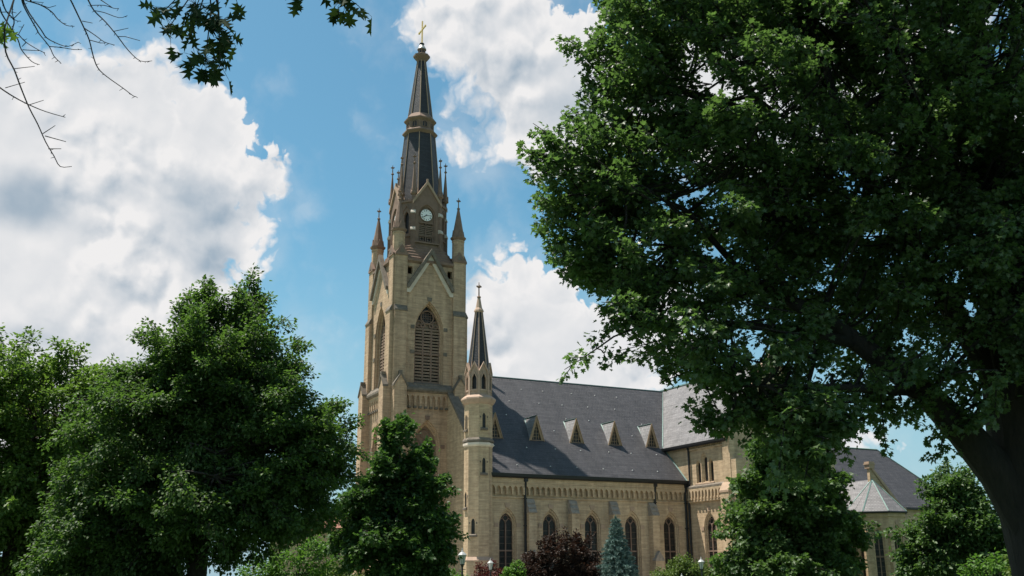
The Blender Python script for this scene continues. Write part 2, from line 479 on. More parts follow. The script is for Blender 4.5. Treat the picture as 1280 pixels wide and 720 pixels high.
# paving added out of view to bounce sunlight onto the shaded walls
def make_bounce_paving():
    mb = MB(Matrix.Translation((-10.68, 107.0, 0)) @ Matrix.Rotation(R(26.5), 4, 'Z'))
    def strip(a, b, c, d):
        n = 24
        for i in range(n):
            x0, x1 = a + (b - a) * i / n, a + (b - a) * (i + 1) / n
            mb.add([(x0, c, 0), (x1, c, 0), (x1, d, 0), (x0, d, 0)], [(0, 1, 2, 3)])
    strip(-26, 26, -30, -14.5); strip(-26, -5.2, -14.5, 22)
    for v in mb.vs: v.z = -1.0 - .2 * max(0, v.y - 60) / 140 + .05
    o = mb.build('bounce_paving', 'concrete')
    o['kind'] = 'structure'; o['label'] = 'added pale concrete paving, out of view, bouncing light onto the church walls'; o['category'] = 'bounce_paving'
make_bounce_paving()

# ------------------------------------------------------------------ church
CH = root('church', 'buff brick gothic church with clock tower, tall dark slate spire and steep slate roofs', 'church', (-10.68, 107.0, 0), R(26.5))
SLAB = lambda mb, a, b, c, d, th, m=None: mb.add([a, b, c, d] + [(p[0], p[1], p[2] - th) for p in (a, b, c, d)],
    [(0,1,2,3), (7,6,5,4), (0,4,5,1), (1,5,6,2), (2,6,7,3), (3,7,4,0)], m)

def gothic_window(mb, s, d, z0, zs, za, w, depth, lights=2, transom=None, m_st=0, m_gl=1, m_tr=0):
    """moulded reveal, glass set back, bars and tracery; mats: jambs, glass, bars"""
    k = (za - zs) / w
    A = arch(s, z0, zs, za, w)
    B = arch(s, z0 + .06, zs, za - .13 * (1 + k), w - .22)
    C = arch(s, z0 + .12, zs, za - .26 * (1 + k), w - .46)
    mb.strip(A, d + .004, A, d - depth * .22, m_st)
    mb.strip(A, d - depth * .22, B, d - depth * .3, m_st)
    mb.strip(B, d - depth * .3, B, d - depth * .6, m_st)
    mb.strip(B, d - depth * .6, C, d - depth * .66, m_st)
    mb.strip(C, d - depth * .66, C, d - depth - .02, m_st)
    mb.sheet(C, d - depth, m_gl)
    wi = w - .46; zt = za - .26 * (1 + k); di = d - depth + .05
    t = .055
    if lights > 1:
        lw = wi / lights
        for i in range(1, lights):
            x = s - wi / 2 + lw * i
            mb.box(x - t, x + t, di - .05, di + .07, z0 + .12, zs + .05, m_tr)
        for i in range(lights):
            x = s - wi / 2 + lw * (i + .5)
            mb.tube(arch_line(x, zs, zs + lw * .85, lw, di, 5), t * .9, n=4, m=m_tr)
        rc = wi * .2
        mb.tube(circle(s, zs + (zt - zs) * .58, rc, di, 12), t * .9, n=4, m=m_tr)
    z = z0 + .7
    while lights > 1 and z < zs - .1:
        mb.box(s - wi / 2, s + wi / 2, di - .045, di - .02, z - .012, z + .012, m_tr); z += .62
    if transom:
        mb.box(s - wi / 2, s + wi / 2, di - .05, di + .06, transom - .07, transom + .07, m_tr)
def trim(mb, s, d, zs, za, w, m=0, sill=None):
    """label stops, keystone and sill standing a little proud"""
    for q in (-1, 1):
        x = s + q * (w / 2 + .24)
        mb.box(x - .22, x + .22, d - .02, d + .05, zs - .2, zs + .2, m)
    mb.prism([(s - .2, za + .02), (s + .2, za + .02), (s + .3, za + .45), (s - .3, za + .45)], d - .02, d + .06, m)
    if sill is not None:
        mb.profile([(d - .3, sill + .12), (d + .14, sill - .06), (d + .14, sill - .2), (d - .3, sill - .2)], s - w / 2 - .12, s + w / 2 + .12, m)
def comb(mb, s0, s1, n, zb, zs, za, zt, tw, d0, d1, m=0, foot=None):
    """arcaded band: solid above, pointed notches between little posts"""
    p = (s1 - s0) / n
    pts = [(s0, zt), (s0, zb)]
    for i in range(n):
        a = s0 + i * p
        l, r, c = a + tw / 2, a + p - tw / 2, a + p / 2
        if i == 0: pts.append((l, zb))
        pts += [(l, zs), (l + (c - l) * .35, zs + (za - zs) * .65), (c, za), (r - (r - c) * .35, zs + (za - zs) * .65), (r, zs), (r, zb)]
        e = a + p + tw / 2 if i < n - 1 else s1
        pts.append((e, zb))
    pts.append((s1, zt))
    q = [pts[0]]
    for x in pts[1:]:
        if abs(x[0] - q[-1][0]) + abs(x[1] - q[-1][1]) > 1e-4: q.append(x)
    mb.prism(q, d0, d1, m)
    if foot is not None:
        for i in range(n + 1):
            a = s0 + i * p
            a = min(max(a, s0 + tw * .6), s1 - tw * .6)
            mb.box(a - tw * .62, a + tw * .62, d0, d1 + .06, zb - .22, zb + .002, foot)
def finial(mb, cx, cy, z, h, m=0, k=1.0):
    mb.lathe(cx, cy, [(.16*k, z - .05), (.2*k, z + .06), (.07*k, z + .16), (.055*k, z + h * .62), (.15*k, z + h * .66), (.17*k, z + h * .72), (.05*k, z + h * .78), (.03*k, z + h)], 6, 0, m)
    zc = z + h * .72
    mb.box(cx - .27*k, cx + .27*k, cy - .055*k, cy + .055*k, zc - .07*k, zc + .07*k, m)
    mb.box(cx - .055*k, cx + .055*k, cy - .27*k, cy + .27*k, zc - .072*k, zc + .072*k, m)

# ---- bell tower
TC = 4.05
TW = dict(s=0.0, z0=20.75, zs=26.3, za=29.75, w=3.3)
LW = dict(s=0.0, z0=8.5, zs=14.3, za=17.0, w=3.0)
mb = MB()
for k in range(4):
    mb.M = face_frame(k)
    holes = [arch(**{'cx': 0, 'z0': TW['z0'], 'zs': TW['zs'], 'za': TW['za'], 'w': TW['w']}), arch(0, LW['z0'], LW['zs'], LW['za'], LW['w'])]
    sq = [[(x - .27, 32.6), (x + .27, 32.6), (x + .27, 33.45), (x - .27, 33.45)] for x in (-2.3, 2.3)]
    mb.panel([(-TC, -1.5), (TC, -1.5), (TC, 34.1), (-TC, 34.1)], holes + sq, TC, 0)
    for q in sq: mb.strip(q, TC, q, TC - .5, 0)
    for sg in (-1, 1):
        a, b = (2.68, TC) if sg > 0 else (-TC, -2.68)
        mb.profile([(TC - .01, -1.5), (4.95, -1.5), (4.95, 20.3), (4.45, 20.3), (4.45, 28.45), (4.24, 28.85), (4.24, 34.7), (TC - .01, 34.7)], a, b, 0)
        c = (a + b) / 2
        mb.prism([(a, 20.296), (b, 20.296), (c, 21.45)], 4.448, 4.93, 0)
mb.M = Matrix.Identity(4)
mb.box(-TC + .02, TC - .02, -TC + .02, TC - .02, 34.05, 34.42, 1)
tower = mb.build('bell_tower', ['tower brick', 'brown stone'], CH)

ST = ['weathered stone', 'brown stone']
for k in range(4):   # dressed stone of the tower
    F = face_frame(k)
    for sg in (-1, 1):
        a, b = (2.68, TC) if sg > 0 else (-TC, -2.68)
        c = (a + b) / 2
        mb = MB(F)
        for q, e in ((-1, a), (1, b)):
            mb.prism([(e + q*.10, 20.18), (c, 21.42), (c, 21.68), (e + q*.10, 20.40)], 4.44, 5.03, 0)
        mb.box(c - .14, c + .14, 4.5, 5.0, 21.55, 21.85, 0)
        mb.build('buttress_coping', ST, tower)
        mb = MB(F)
        mb.profile([(4.22, 29.0), (4.26, 28.98), (4.52, 28.5), (4.52, 28.34), (4.22, 28.34)], a - .04, b + .04, 0)
        mb.build('buttress_weathering', ST, tower)
        mb = MB(F)
        mb.prism([(a - .05, 34.55), (b + .05, 34.55), (b + .05, 34.75), (c, 35.75), (a - .05, 34.75)], 4.0, 4.34, 1)
        mb.prism([(c - .28, 34.8), (c + .28, 34.8), (c, 35.35)], 4.33, 4.37, 0)
        mb.build('buttress_gablet', ST, tower)
    mb = MB(F)
    mb.profile([(TC, 20.8), (4.1, 20.78), (4.56, 20.2), (4.56, 19.98), (4.36, 19.8), (TC, 19.8)], -2.66, 2.66, 0)
    mb.profile([(TC - .4, 20.95), (TC + .18, 20.72), (TC + .18, 20.6), (TC - .4, 20.6)], -1.75, 1.75, 0)
    mb.build('string_course', ST, tower)
    mb = MB(F)
    mb.profile([(TC, 34.32), (4.32, 34.3), (4.32, 34.06), (TC, 33.86)], -2.66, 2.66, 1)
    mb.build('cornice', ST, tower)
mb = MB()
for k in range(4):
    mb.M = face_frame(k)
    comb(mb, -2.66, 2.66, 9, 18.35, 19.1, 19.5, 19.82, .24, TC - .02, TC + .22, 0, 1)
mb.build('arcade_frieze', ['tower brick', 'weathered stone'], tower)
for k in range(4):
    mb = MB(face_frame(k))   # chevron moulding and its dark coping
    for q in (-1, 1):
        P = lambda x, z: (q * x, z)
        mb.prism([P(0, 34.28), P(0, 34.95), P(2.48, 30.97), P(2.67, 30.97), P(2.67, 30.5), P(2.3, 30.5)], TC - .01, 4.26, 0)
        mb.prism([P(0, 34.95), P(0, 35.65), P(2.67, 31.35), P(2.67, 30.97), P(2.48, 30.97)], TC - .02, 4.55, 1)
    mb.build('gable_moulding', ['pale stone', 'weathered stone'], tower)
    mb = MB(face_frame(k))   # louvred belfry opening with wheel tracery
    s, z0, zs, za, w = 0, TW['z0'], TW['zs'], TW['za'], TW['w']
    A = arch(s, z0, zs, za, w, 9); B = arch(s, z0 + .05, zs, za - .15, w - .22, 9); C = arch(s, z0 + .1, zs, za - .3, w - .44, 9)
    mb.strip(A, TC + .004, A, TC - .15, 3); mb.strip(A, TC - .15, B, TC - .2, 3); mb.strip(B, TC - .2, B, TC - .45, 3); mb.strip(B, TC - .45, C, TC - .5, 3); mb.strip(C, TC - .5, C, TC - .95, 3)
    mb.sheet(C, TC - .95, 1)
    wi = w - .44
    for i in range(1, 3):
        x = -wi/2 + wi/3*i
        mb.box(x - .09, x + .09, TC - .85, TC - .5, z0 + .1, zs + .55, 0)
    mb.box(-wi/2, -wi/2 + .09, TC - .85, TC - .52, z0 + .1, zs + .5, 0); mb.box(wi/2 - .09, wi/2, TC - .85, TC - .52, z0 + .1, zs + .5, 0)
    mb.box(-wi/2, wi/2, TC - .83, TC - .48, 24.0, 24.22, 0)
    z = z0 + .2
    while z < zs + .35:
        for i in range(3):
            a = -wi/2 + wi/3*i + .08; b = a + wi/3 - .16
            mb.add([(a, TC - .88, z + .26), (b, TC - .88, z + .26), (b, TC - .52, z), (a, TC - .52, z), (a, TC - .88, z + .31), (b, TC - .88, z + .31), (b, TC - .52, z + .2), (a, TC - .52, z + .2)],
                   [(0,1,2,3), (4,5,6,7), (0,1,5,4), (1,2,6,5), (2,3,7,6), (3,0,4,7)], 2)
        z += .335
    for i in range(3):
        x = -wi/2 + wi/3*(i + .5)
        zz = zs + (.45 if i == 1 else .25)
        mb.prism([(x - wi/6 + .05, zz - .1), (x + wi/6 - .05, zz - .1), (x + wi/6 - .05, zz + .12), (x, zz + .75), (x - wi/6 + .05, zz + .12)], TC - .84, TC - .74, 2)
        mb.tube(arch_line(x, zz, zz + wi/3*.85, wi/3 - .04, TC - .62, 6), .075, n=5, m=0)
    for x, z, r in ((0, 28.15, .72), (-.95, 27.35, .36), (.95, 27.35, .36), (-.46, 27.22, .2), (.46, 27.22, .2)):
        mb.tube(circle(x, z, r, TC - .62, 20), .085, n=5, m=0)
    for x, z in ((-.95, 27.35), (.95, 27.35)): mb.prism([(x + .3*math.cos(a*.6283), z + .3*math.sin(a*.6283)) for a in range(10)], TC - .8, TC - .72, 2)
    for q in (-.4, -.13, .13, .4):
        mb.box(q - .014, q + .014, TC - .72, TC - .69, 28.15 - .55, 28.15 + .55, 0); mb.box(-.6, .6, TC - .72, TC - .69, 28.15 + q - .014, 28.15 + q + .014, 0)
    trim(mb, 0, TC, TW['zs'] + .5, TW['za'], TW['w'], 5)
    mb.box(-2.1, -1.66, TC - .02, TC + .05, 23.9, 24.3, 5); mb.box(1.66, 2.1, TC - .02, TC + .05, 23.9, 24.3, 5)
    mb.build('louvre_window', ['brown stone', 'black iron', 'louvre wood', 'tower brick', 'tan stone', 'weathered stone'], tower)
    if k < 2:
        mb = MB(face_frame(k))
        gothic_window(mb, 0, TC, LW['z0'], LW['zs'], LW['za'], LW['w'], .8, 3, 11.5, 0, 1, 2)
        trim(mb, 0, TC, LW['zs'], LW['za'], LW['w'], 2)
        mb.build('arched_window', ['tower brick', 'louvre wood', 'brown stone'], tower)
mb = MB()
mb.lathe(0, 0, [(.62, 34.45), (.62, 37.05), (.66, 37.1), (.66, 37.25), (.62, 37.3)], 8, .5, 0)
mb.lathe(0, 0, [(.62, 37.28), (.8, 37.5), (.82, 37.66), (.6, 37.74)], 8, .5, 1)
mb.lathe(0, 0, [(.58, 37.7), (.52, 38.4), (.1, 41.1)], 8, .5, 1)
for k in range(4):
    mb.M = face_frame(k + .0)
    mb.prism([(-.3, 37.7), (.3, 37.7), (0, 38.5)], .4, .66, 1)
mb.M = Matrix.Identity(4)
finial(mb, 0, 0, 41.1, 1.35, 1, .9)
pin = mb.build('corner_pinnacle', ['tower brick', 'brown stone'], tower)
PC = 3.5
for i, (x, y) in enumerate(((-PC, -PC), (PC, -PC), (-PC, PC), (PC, PC))):
    o = pin if i == 0 else copy_tree(pin, tower)
    o.location = (x, y, 0)
mb = MB()   # pierced parapet at the back of the tower top
for k in (2, 3):
    mb.M = face_frame(k)
    mb.panel([(-2.7, 34.4), (2.7, 34.4), (2.7, 36.0), (-2.7, 36.0)], [[(x - .16, 34.75), (x + .16, 34.75), (x + .16, 35.6), (x - .16, 35.6)] for x in (-2.2, -1.65, -1.1, -.55, 0, .55, 1.1, 1.65, 2.2)], 4.0, 0)
    mb.box(-2.7, 2.7, 3.92, 4.08, 36.0, 36.15, 0)
mb.build('parapet', ['brown stone'], tower)

# ---- octagonal clock stage
OA, Oa = 2.75, 1.62
def octo(A, a, z): return [(a,-A,z), (A,-a,z), (A,a,z), (a,A,z), (-a,A,z), (-A,a,z), (-A,-a,z), (-a,-A,z)]
mb = MB()
st = [(3.72, 2.75), (3.5, 2.5), (3.3, 2.3), (3.1, 2.1), (2.92, 1.9)]
for i, (A, a) in enumerate(st):
    z = 34.4 + i * .38
    mb.rings([octo(A, a, z - .02), octo(A, a, z + .3), octo(A - .14, a - .1, z + .39)], 0)
for k in range(4):
    mb.M = face_frame(k)
    hole = arch(0, 36.95, 39.9, 41.35, 2.1, 8)
    mb.panel([(-Oa, 36.0), (Oa, 36.0), (Oa, 41.5), (0, 43.9), (-Oa, 41.5)], [hole], OA, 0)
    mb.prism([(-Oa, 41.5), (Oa, 41.5), (0, 43.9)], OA - .55, OA - .5, 0)
    mb.profile([(OA - .3, 37.02), (OA + .2, 36.85), (OA + .2, 36.68), (OA - .3, 36.68)], -Oa, Oa, 0)
    mb.M = face_frame(k + .5)
    dd = (OA + Oa) / math.sqrt(2); hw = (OA - Oa) / math.sqrt(2)
    hole = arch(0, 37.75, 39.7, 40.35, .56, 5)
    mb.panel([(-hw, 36.0), (hw, 36.0), (hw, 41.4), (-hw, 41.4)], [hole], dd, 0)
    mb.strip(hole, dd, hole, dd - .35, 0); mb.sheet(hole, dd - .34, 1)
    mb.prism([(-.55, 40.3), (-.47, 40.3), (0, 41.0), (.47, 40.3), (.55, 40.3), (0, 41.16)], dd - .01, dd + .09, 0)
    mb.profile([(dd - .2, 41.3), (dd + .14, 41.42), (dd + .14, 41.6), (dd - .2, 41.6)], -hw, hw, 0)
    for x in (-.5, -.25, 0, .25, .5): mb.prism([(x - .09, 41.59), (x + .09, 41.59), (x, 41.85)], dd - .02, dd + .1, 0)
    mb.profile([(dd - .2, 37.6), (dd + .12, 37.5), (dd + .12, 37.36), (dd - .2, 37.36)], -hw, hw, 0)
    mb.M = Matrix.Identity(4)
belfry = mb.build('clock_stage', ['brown stone', 'black iron'], CH)
for k in range(4):
    mb = MB(face_frame(k))
    for q in (-1, 1):
        mb.prism([(q * 0, 43.72), (q * 0, 44.18), (q * 1.72, 41.62), (q * 1.72, 41.2)], OA - .55, OA + .16, 0)
    mb.box(-.1, .1, OA - .1, OA + .1, 44.0, 44.4, 0)
    mb.build('steep_gable', ['tan stone'], belfry)
    mb = MB(face_frame(k))   # window below the clock: two louvred lights over pierced panels
    hole = arch(0, 36.95, 39.9, 41.35, 2.1, 8)
    B = arch(0, 37.0, 39.9, 41.18, 1.86, 8)
    mb.strip(hole, OA, hole, OA - .12, 0); mb.strip(hole, OA - .12, B, OA - .16, 0); mb.strip(B, OA - .16, B, OA - .5, 0); mb.sheet(B, OA - .48, 1)
    d = OA - .36
    mb.box(-.05, .05, d - .1, d + .12, 37.0, 39.2, 0)
    for q in (-1, 1): mb.box(q*.86 - .07, q*.86 + .07, d - .1, d + .1, 37.0, 39.2, 0)
    mb.box(-.93, .93, d - .1, d + .12, 39.16, 39.34, 0); mb.box(-.93, .93, d - .1, d + .1, 37.62, 37.74, 0)
    for q in (-.45, .45):
        mb.tube(circle(q, 37.34, .2, d, 10), .05, n=4, m=0)
        for a in range(4): mb.box(q + .27*math.cos(a*1.5708+.785) - .07, q + .27*math.cos(a*1.5708+.785) + .07, d - .04, d + .04, 37.34 + .22*math.sin(a*1.5708+.785) - .07, 37.34 + .22*math.sin(a*1.5708+.785) + .07, 0)
        mb.tube(arch_line(q, 38.75, 39.12, .72, d, 5), .055, n=4, m=0)
        z = 37.78
        while z < 38.9:
            a, b = q - .36, q + .36
            mb.add([(a, d - .1, z + .18), (b, d - .1, z + .18), (b, d + .06, z), (a, d + .06, z), (a, d - .1, z + .22), (b, d - .1, z + .22), (b, d + .06, z + .09), (a, d + .06, z + .09)],
                   [(0,1,2,3), (4,5,6,7), (0,1,5,4), (1,2,6,5), (2,3,7,6), (3,0,4,7)], 2)
            z += .21
    mb.prism([(-.93, 39.3), (.93, 39.3), (.93, 40.0), (.62, 40.75), (0, 41.25), (-.62, 40.75), (-.93, 40.0)], OA - .5, OA - .3, 0)
    mb.build('belfry_louvre', ['brown stone', 'black iron', 'louvre wood'], belfry)
    mb = MB(face_frame(k))   # clock
    d = OA - .2; cz = 40.12; r = .68
    mb.prism([(r*1.06*math.cos(a*math.pi/16), cz + r*1.06*math.sin(a*math.pi/16)) for a in range(32)], d - .1, d + .03, 2)
    mb.prism([(r*math.cos(a*math.pi/16), cz + r*math.sin(a*math.pi/16)) for a in range(32)], d + .02, d + .06, 0)
    def stroke(x0, z0, x1, z1, w, dd, m=1):
        vx, vz = x1 - x0, z1 - z0; L = math.hypot(vx, vz); nx, nz = -vz/L*w/2, vx/L*w/2
        mb.prism([(x0+nx, z0+nz), (x0-nx, z0-nz), (x1-nx, z1-nz), (x1+nx, z1+nz)], dd, dd + .012, m)
    ROM = ['XII', 'I', 'II', 'III', 'IIII', 'V', 'VI', 'VII', 'VIII', 'IX', 'X', 'XI']
    for h, txt in enumerate(ROM):
        an = math.pi/2 - h * math.pi/6
        ux, uz = math.cos(an), math.sin(an); tx, tz = math.sin(an), -math.cos(an)
        wid = sum({'I': .042, 'V': .08, 'X': .08}[c] for c in txt); x = -wid / 2
        for c in txt:
            cw = {'I': .042, 'V': .08, 'X': .08}[c]
            pt = lambda a, b: (ux*b + tx*a, cz + uz*b + tz*a)
            ri, ro = r * .68, r * .92
            seg = {'I': [((cw/2, ri), (cw/2, ro))], 'V': [((.012, ro), (cw/2, ri)), ((cw - .012, ro), (cw/2, ri))], 'X': [((.012, ro), (cw - .012, ri)), ((cw - .012, ro), (.012, ri))]}[c]
            for (a0, b0), (a1, b1) in seg:
                p0, p1 = pt(x + a0, b0), pt(x + a1, b1); stroke(*p0, *p1, .022, d + .059)
            x += cw
    hand = lambda deg, L, w: stroke(-.1*math.sin(R(deg)), cz - .1*math.cos(R(deg)), L*math.sin(R(deg)), cz + L*math.cos(R(deg)), w, d + .075)
    hand(92, .62, .05); hand(232, .44, .085)
    mb.prism([(.07*math.cos(a*.785), cz + .07*math.sin(a*.785)) for a in range(8)], d + .08, d + .1, 1)
    mb.build('clock', ['clock white', 'clock black', 'brown stone'], belfry)
mb = MB()
def pil(mb, zt):
    mb.box(-.24, .24, -.34, .2, 35.2, 38.2, 0); mb.box(-.21, .21, -.34, .12, 38.2, 40.2, 0); mb.box(-.19, .19, -.34, .06, 40.2, 42.3, 0)
    for z, y in ((38.2, .2), (40.2, .13)): mb.profile([(-.1, z + .3), (y - .04, z + .25), (y + .06, z - .02), (y + .06, z - .14), (-.1, z - .14)], -.27, .27, 1)
    mb.lathe(0, -.1, [(.2, 42.25), (.32, 42.4), (.34, 42.62), (.24, 42.8), (.26, 42.95), (.05, 46.1)], 8, .5, 0)
    for k in range(4):
        M0 = mb.M; mb.M = M0 @ Matrix.Translation((0, -.1, 0)) @ face_frame(k)
        mb.prism([(-.22, 42.4), (.22, 42.4), (0, 43.1)], .2, .36, 0); mb.M = M0
    finial(mb, 0, -.1, 46.1, 1.15, 0, .8)
mb.M = Matrix(((1,0,0,0), (0,1,0,0), (0,0,1,0), (0,0,0,1)))
pil(mb, 42.3)
sp = mb.build('slender_pinnacle', ['brown stone', 'pale stone'], belfry)
i = 0
for x, y in [(a, b) for a, b, _ in octo(OA, Oa, 0)]:
    o = sp if i == 0 else copy_tree(sp, belfry)
    o.location = (x, y, 0); o.rotation_euler = (0, 0, math.atan2(y, x) - math.pi / 2)
    i += 1

# ---- spire
def oct8(r, z, cx=0, cy=0):
    k = r / math.cos(math.pi / 8)
    return [(cx + k*math.cos(R(22.5 + 45*i)), cy + k*math.sin(R(22.5 + 45*i)), z) for i in range(8)]
mb = MB()
S0, S1, S2, S3 = (2.42, 41.4), (1.63, 50.7), (1.30, 53.2), (.46, 60.6)
mb.rings([oct8(*S0), oct8(*S1)], 0); mb.rings([oct8(*S2), oct8(*S3)], 0)
spire = mb.build('spire', ['spire slate'], CH)
mb = MB()
for (a, b) in ((S0, S1), (S2, S3)):
    for p, q in zip(oct8(*a), oct8(*b)): mb.tube([p, q], .065, .05, 5, 0)
mb.build('spire_ribs', ['tan stone'], spire)
mb = MB()
mb.rings([oct8(1.66, 50.6), oct8(1.9, 50.85), oct8(1.9, 51.0), oct8(1.55, 51.3), oct8(1.5, 51.35), oct8(1.5, 52.2), oct8(1.74, 52.45), oct8(1.76, 52.6), oct8(1.3, 53.25)], 0)
for k in range(8):
    mb.M = face_frame(k * .5)
    A = arch(0, 51.4, 51.85, 52.25, .72, 5); B = arch(0, 51.46, 51.85, 52.15, .54, 5)
    mb.strip(A, 1.56, B, 1.56, 0); mb.strip(A, 1.49, A, 1.56, 0); mb.strip(B, 1.56, B, 1.50, 0); mb.sheet(B, 1.506, 1)
    mb.box(-.035, .035, 1.49, 1.55, 51.4, 52.1, 0)
mb.build('spire_gallery', ['brown stone', 'black iron'], spire)
mb = MB()
mb.rings([oct8(.47, 60.4), oct8(.6, 60.6), oct8(.92, 61.0), oct8(.94, 61.2), oct8(.55, 61.45), oct8(.4, 61.5), oct8(.4, 61.95), oct8(.52, 62.05)], 0)
for i in range(8):
    a = R(45 * i); mb.box(.38*math.cos(a) - .07, .38*math.cos(a) + .07, .38*math.sin(a) - .07, .38*math.sin(a) + .07, 61.55, 61.92, 2)
mb.lathe(0, 0, [(.53, 62.05), (.5, 62.2), (.3, 62.55), (.2, 62.75)], 12, 0, 1)
mb.lathe(0, 0, [(.2, 62.72), (.29, 62.8), (.29, 62.9), (.1, 62.98)], 12, 0, 2)
mb.build('spire_lantern', ['brown stone', 'lead', 'black iron'], spire)
mb = MB()
mb.box(-.075, .075, -.075, .075, 62.9, 65.95, 0); mb.box(-.07, .07, -1.0, 1.0, 64.72, 64.88, 0)
for y in (-1.0, 1.0): mb.box(-.09, .09, y - .09, y + .09, 64.7, 64.9, 0)
mb.build('spire_cross', ['gold'], spire)

# ---- stair turret at the corner of the nave
TX, TY, TR = 2.2, -12.0, 1.27
def toct(r, z): return oct8(r, z, TX, TY)
mb = MB()
mb.rings([toct(TR + .16, -1.5), toct(TR + .16, 2.7), toct(TR, 3.0), toct(TR, 17.7)], 0)
turret = mb.build('stair_turret', ['buff brick'], CH)
mb = MB()
mb.rings([toct(TR + .18, 2.72), toct(TR + .2, 2.8), toct(TR + .02, 3.1)], 0)
TS = ['pink stone', 'pale stone', 'weathered stone']
mb.build('turret_plinth', TS, turret)
mb = MB()
mb.rings([toct(TR - .02, 13.35), toct(TR + .12, 13.5), toct(TR + .12, 13.72), toct(TR - .02, 13.8)], 1)
mb.rings([toct(TR - .02, 13.8), toct(TR + .16, 13.84), toct(TR + .16, 14.0), toct(TR - .02, 14.25)], 2)
mb.build('turret_string_course', TS, turret)
mb = MB()
mb.rings([toct(TR - .02, 17.45), toct(TR + .14, 17.6), toct(TR + .32, 17.95), toct(TR + .3, 18.1), toct(TR - .05, 18.4)], 0)
mb.build('turret_cornice', TS, turret)
mb = MB()
r2 = 1.16
TM = Matrix.Translation((TX, TY, 0))
for k in range(8):
    mb.M = TM @ face_frame(k * .5)
    h = r2 * math.tan(math.pi / 8)
    hole = arch(0, 18.95, 20.0, 20.5, .50, 5)
    mb.panel([(-h, 18.2), (h, 18.2), (h, 20.55), (0, 21.5), (-h, 20.55)], [hole], r2, 0)
    mb.strip(hole, r2, hole, r2 - .25, 0)
    for q in (-1, 1):
        mb.prism([(0, 21.42), (0, 21.68), (q*(h + .08), 20.62), (q*(h + .08), 20.36)], r2 - .12, r2 + .13, 0)
    mb.prism([(-.34, 20.0), (-.25, 20.0), (0, 20.52), (.25, 20.0), (.34, 20.0), (0, 20.72)], r2 - .01, r2 + .09, 0)
    for q in (-1, 1): mb.box(q*.3 - .05, q*.3 + .05, r2 - .01, r2 + .08, 18.9, 20.02, 0)
    mb.box(-h, h, r2 - .05, r2 + .06, 18.75, 18.92, 0)
    mb.M = TM @ face_frame(k * .5 + .25)
    rr = r2 / math.cos(math.pi / 8)
    mb.box(-.1, .1, rr - .12, rr + .08, 18.2, 20.6, 0)
mb.M = Matrix.Identity(4)
mb.build('turret_arcade', ['pink stone'], turret)
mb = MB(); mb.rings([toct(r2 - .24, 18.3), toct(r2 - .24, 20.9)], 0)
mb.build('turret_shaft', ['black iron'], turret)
mb = MB(); mb.rings([toct(1.05, 20.3), toct(.33, 27.0)], 0)
for p, q in zip(toct(1.06, 20.3), toct(.34, 27.0)): mb.tube([p, q], .06, .045, 5, 1)
mb.build('turret_spire', ['spire slate', 'pink stone'], turret)
mb = MB(); mb.rings([toct(.34, 26.9), toct(.46, 27.0), toct(.44, 27.15), toct(.3, 27.4), toct(.13, 28.5)], 0)
finial(mb, TX, TY, 28.5, 1.6, 1, 1.0)
mb.build('turret_finial', ['pink stone', 'brown stone'], turret)
for k, z0 in ((0, 15.1), (0, 10.8), (.5, 5.1), (1, 15.0), (1, 7.6)):
    mb = MB(TM @ face_frame(k))
    A = arch(0, z0, z0 + 1.15, z0 + 1.6, .56, 4); B = arch(0, z0 + .05, z0 + 1.15, z0 + 1.5, .36, 4)
    mb.strip(A, TR + .05, B, TR + .05, 0); mb.strip(A, TR - .01, A, TR + .05, 0); mb.strip(B, TR + .05, B, TR + .006, 0); mb.sheet(B, TR + .008, 1)
    mb.profile([(TR, z0 + .08), (TR + .2, z0 - .02), (TR + .2, z0 - .16), (TR, z0 - .2)], -.36, .36, 2)
    mb.box(-.42, -.27, TR, TR + .03, z0 + 1.0, z0 + 1.18, 2); mb.box(.27, .42, TR, TR + .03, z0 + 1.0, z0 + 1.18, 2)
    mb.build('slit_window', ['buff brick', 'dark glass', 'weathered stone'], turret)

# ---- nave
NW = 12.0
WX = [5.32 + 4.78 * i for i in range(5)]
mb = MB(face_frame(0))
mb.panel([(2.2, -1.5), (26.7, -1.5), (26.7, 10.75), (2.2, 10.75)], [arch(x, 1.2, 6.15, 7.72, 1.9) for x in WX], NW, 0)
mb.profile([(NW - .01, 10.06), (NW + .33, 10.1), (NW + .33, 10.3), (NW + .36, 10.36), (NW + .36, 10.74), (NW - .01, 10.74)], 3.3, 26.55, 0)
mb.profile([(NW - .01, 8.86), (NW + .12, 8.8), (NW + .12, 8.68), (NW - .01, 8.64)], 3.3, 26.55, 0)
comb(mb, 3.35, 26.5, 38, 8.98, 9.5, 9.82, 10.08, .17, NW - .02, NW + .3, 0)
mb.M = face_frame(2)
mb.panel([(-26.7, -1.5), (-2.2, -1.5), (-2.2, 10.75), (-26.7, 10.75)], [], NW, 0)
mb.M = face_frame(1)   # west front with raking parapet
mb.prism([(-12.1, -1.5), (12.1, -1.5), (12.1, 12.1), (0, 24.2), (-12.1, 12.1)], -3.0, -2.2, 0)
for q in (-1, 1): mb.prism([(q*0, 24.15), (q*0, 24.5), (q*12.2, 12.3), (q*12.2, 11.95)], -3.1, -2.05, 1)
nave = mb.build('nave', ['buff brick', 'weathered stone'], CH)
for x in WX:
    mb = MB(face_frame(0))
    gothic_window(mb, x, NW, 1.2, 6.15, 7.72, 1.9, .5, 2, 3.72, 0, 1, 2)
    trim(mb, x, NW, 6.1, 7.72, 1.9, 3, 1.2)
    mb.build('lancet_window', ['buff brick', 'dark glass', 'brown stone', 'tan stone'], nave)
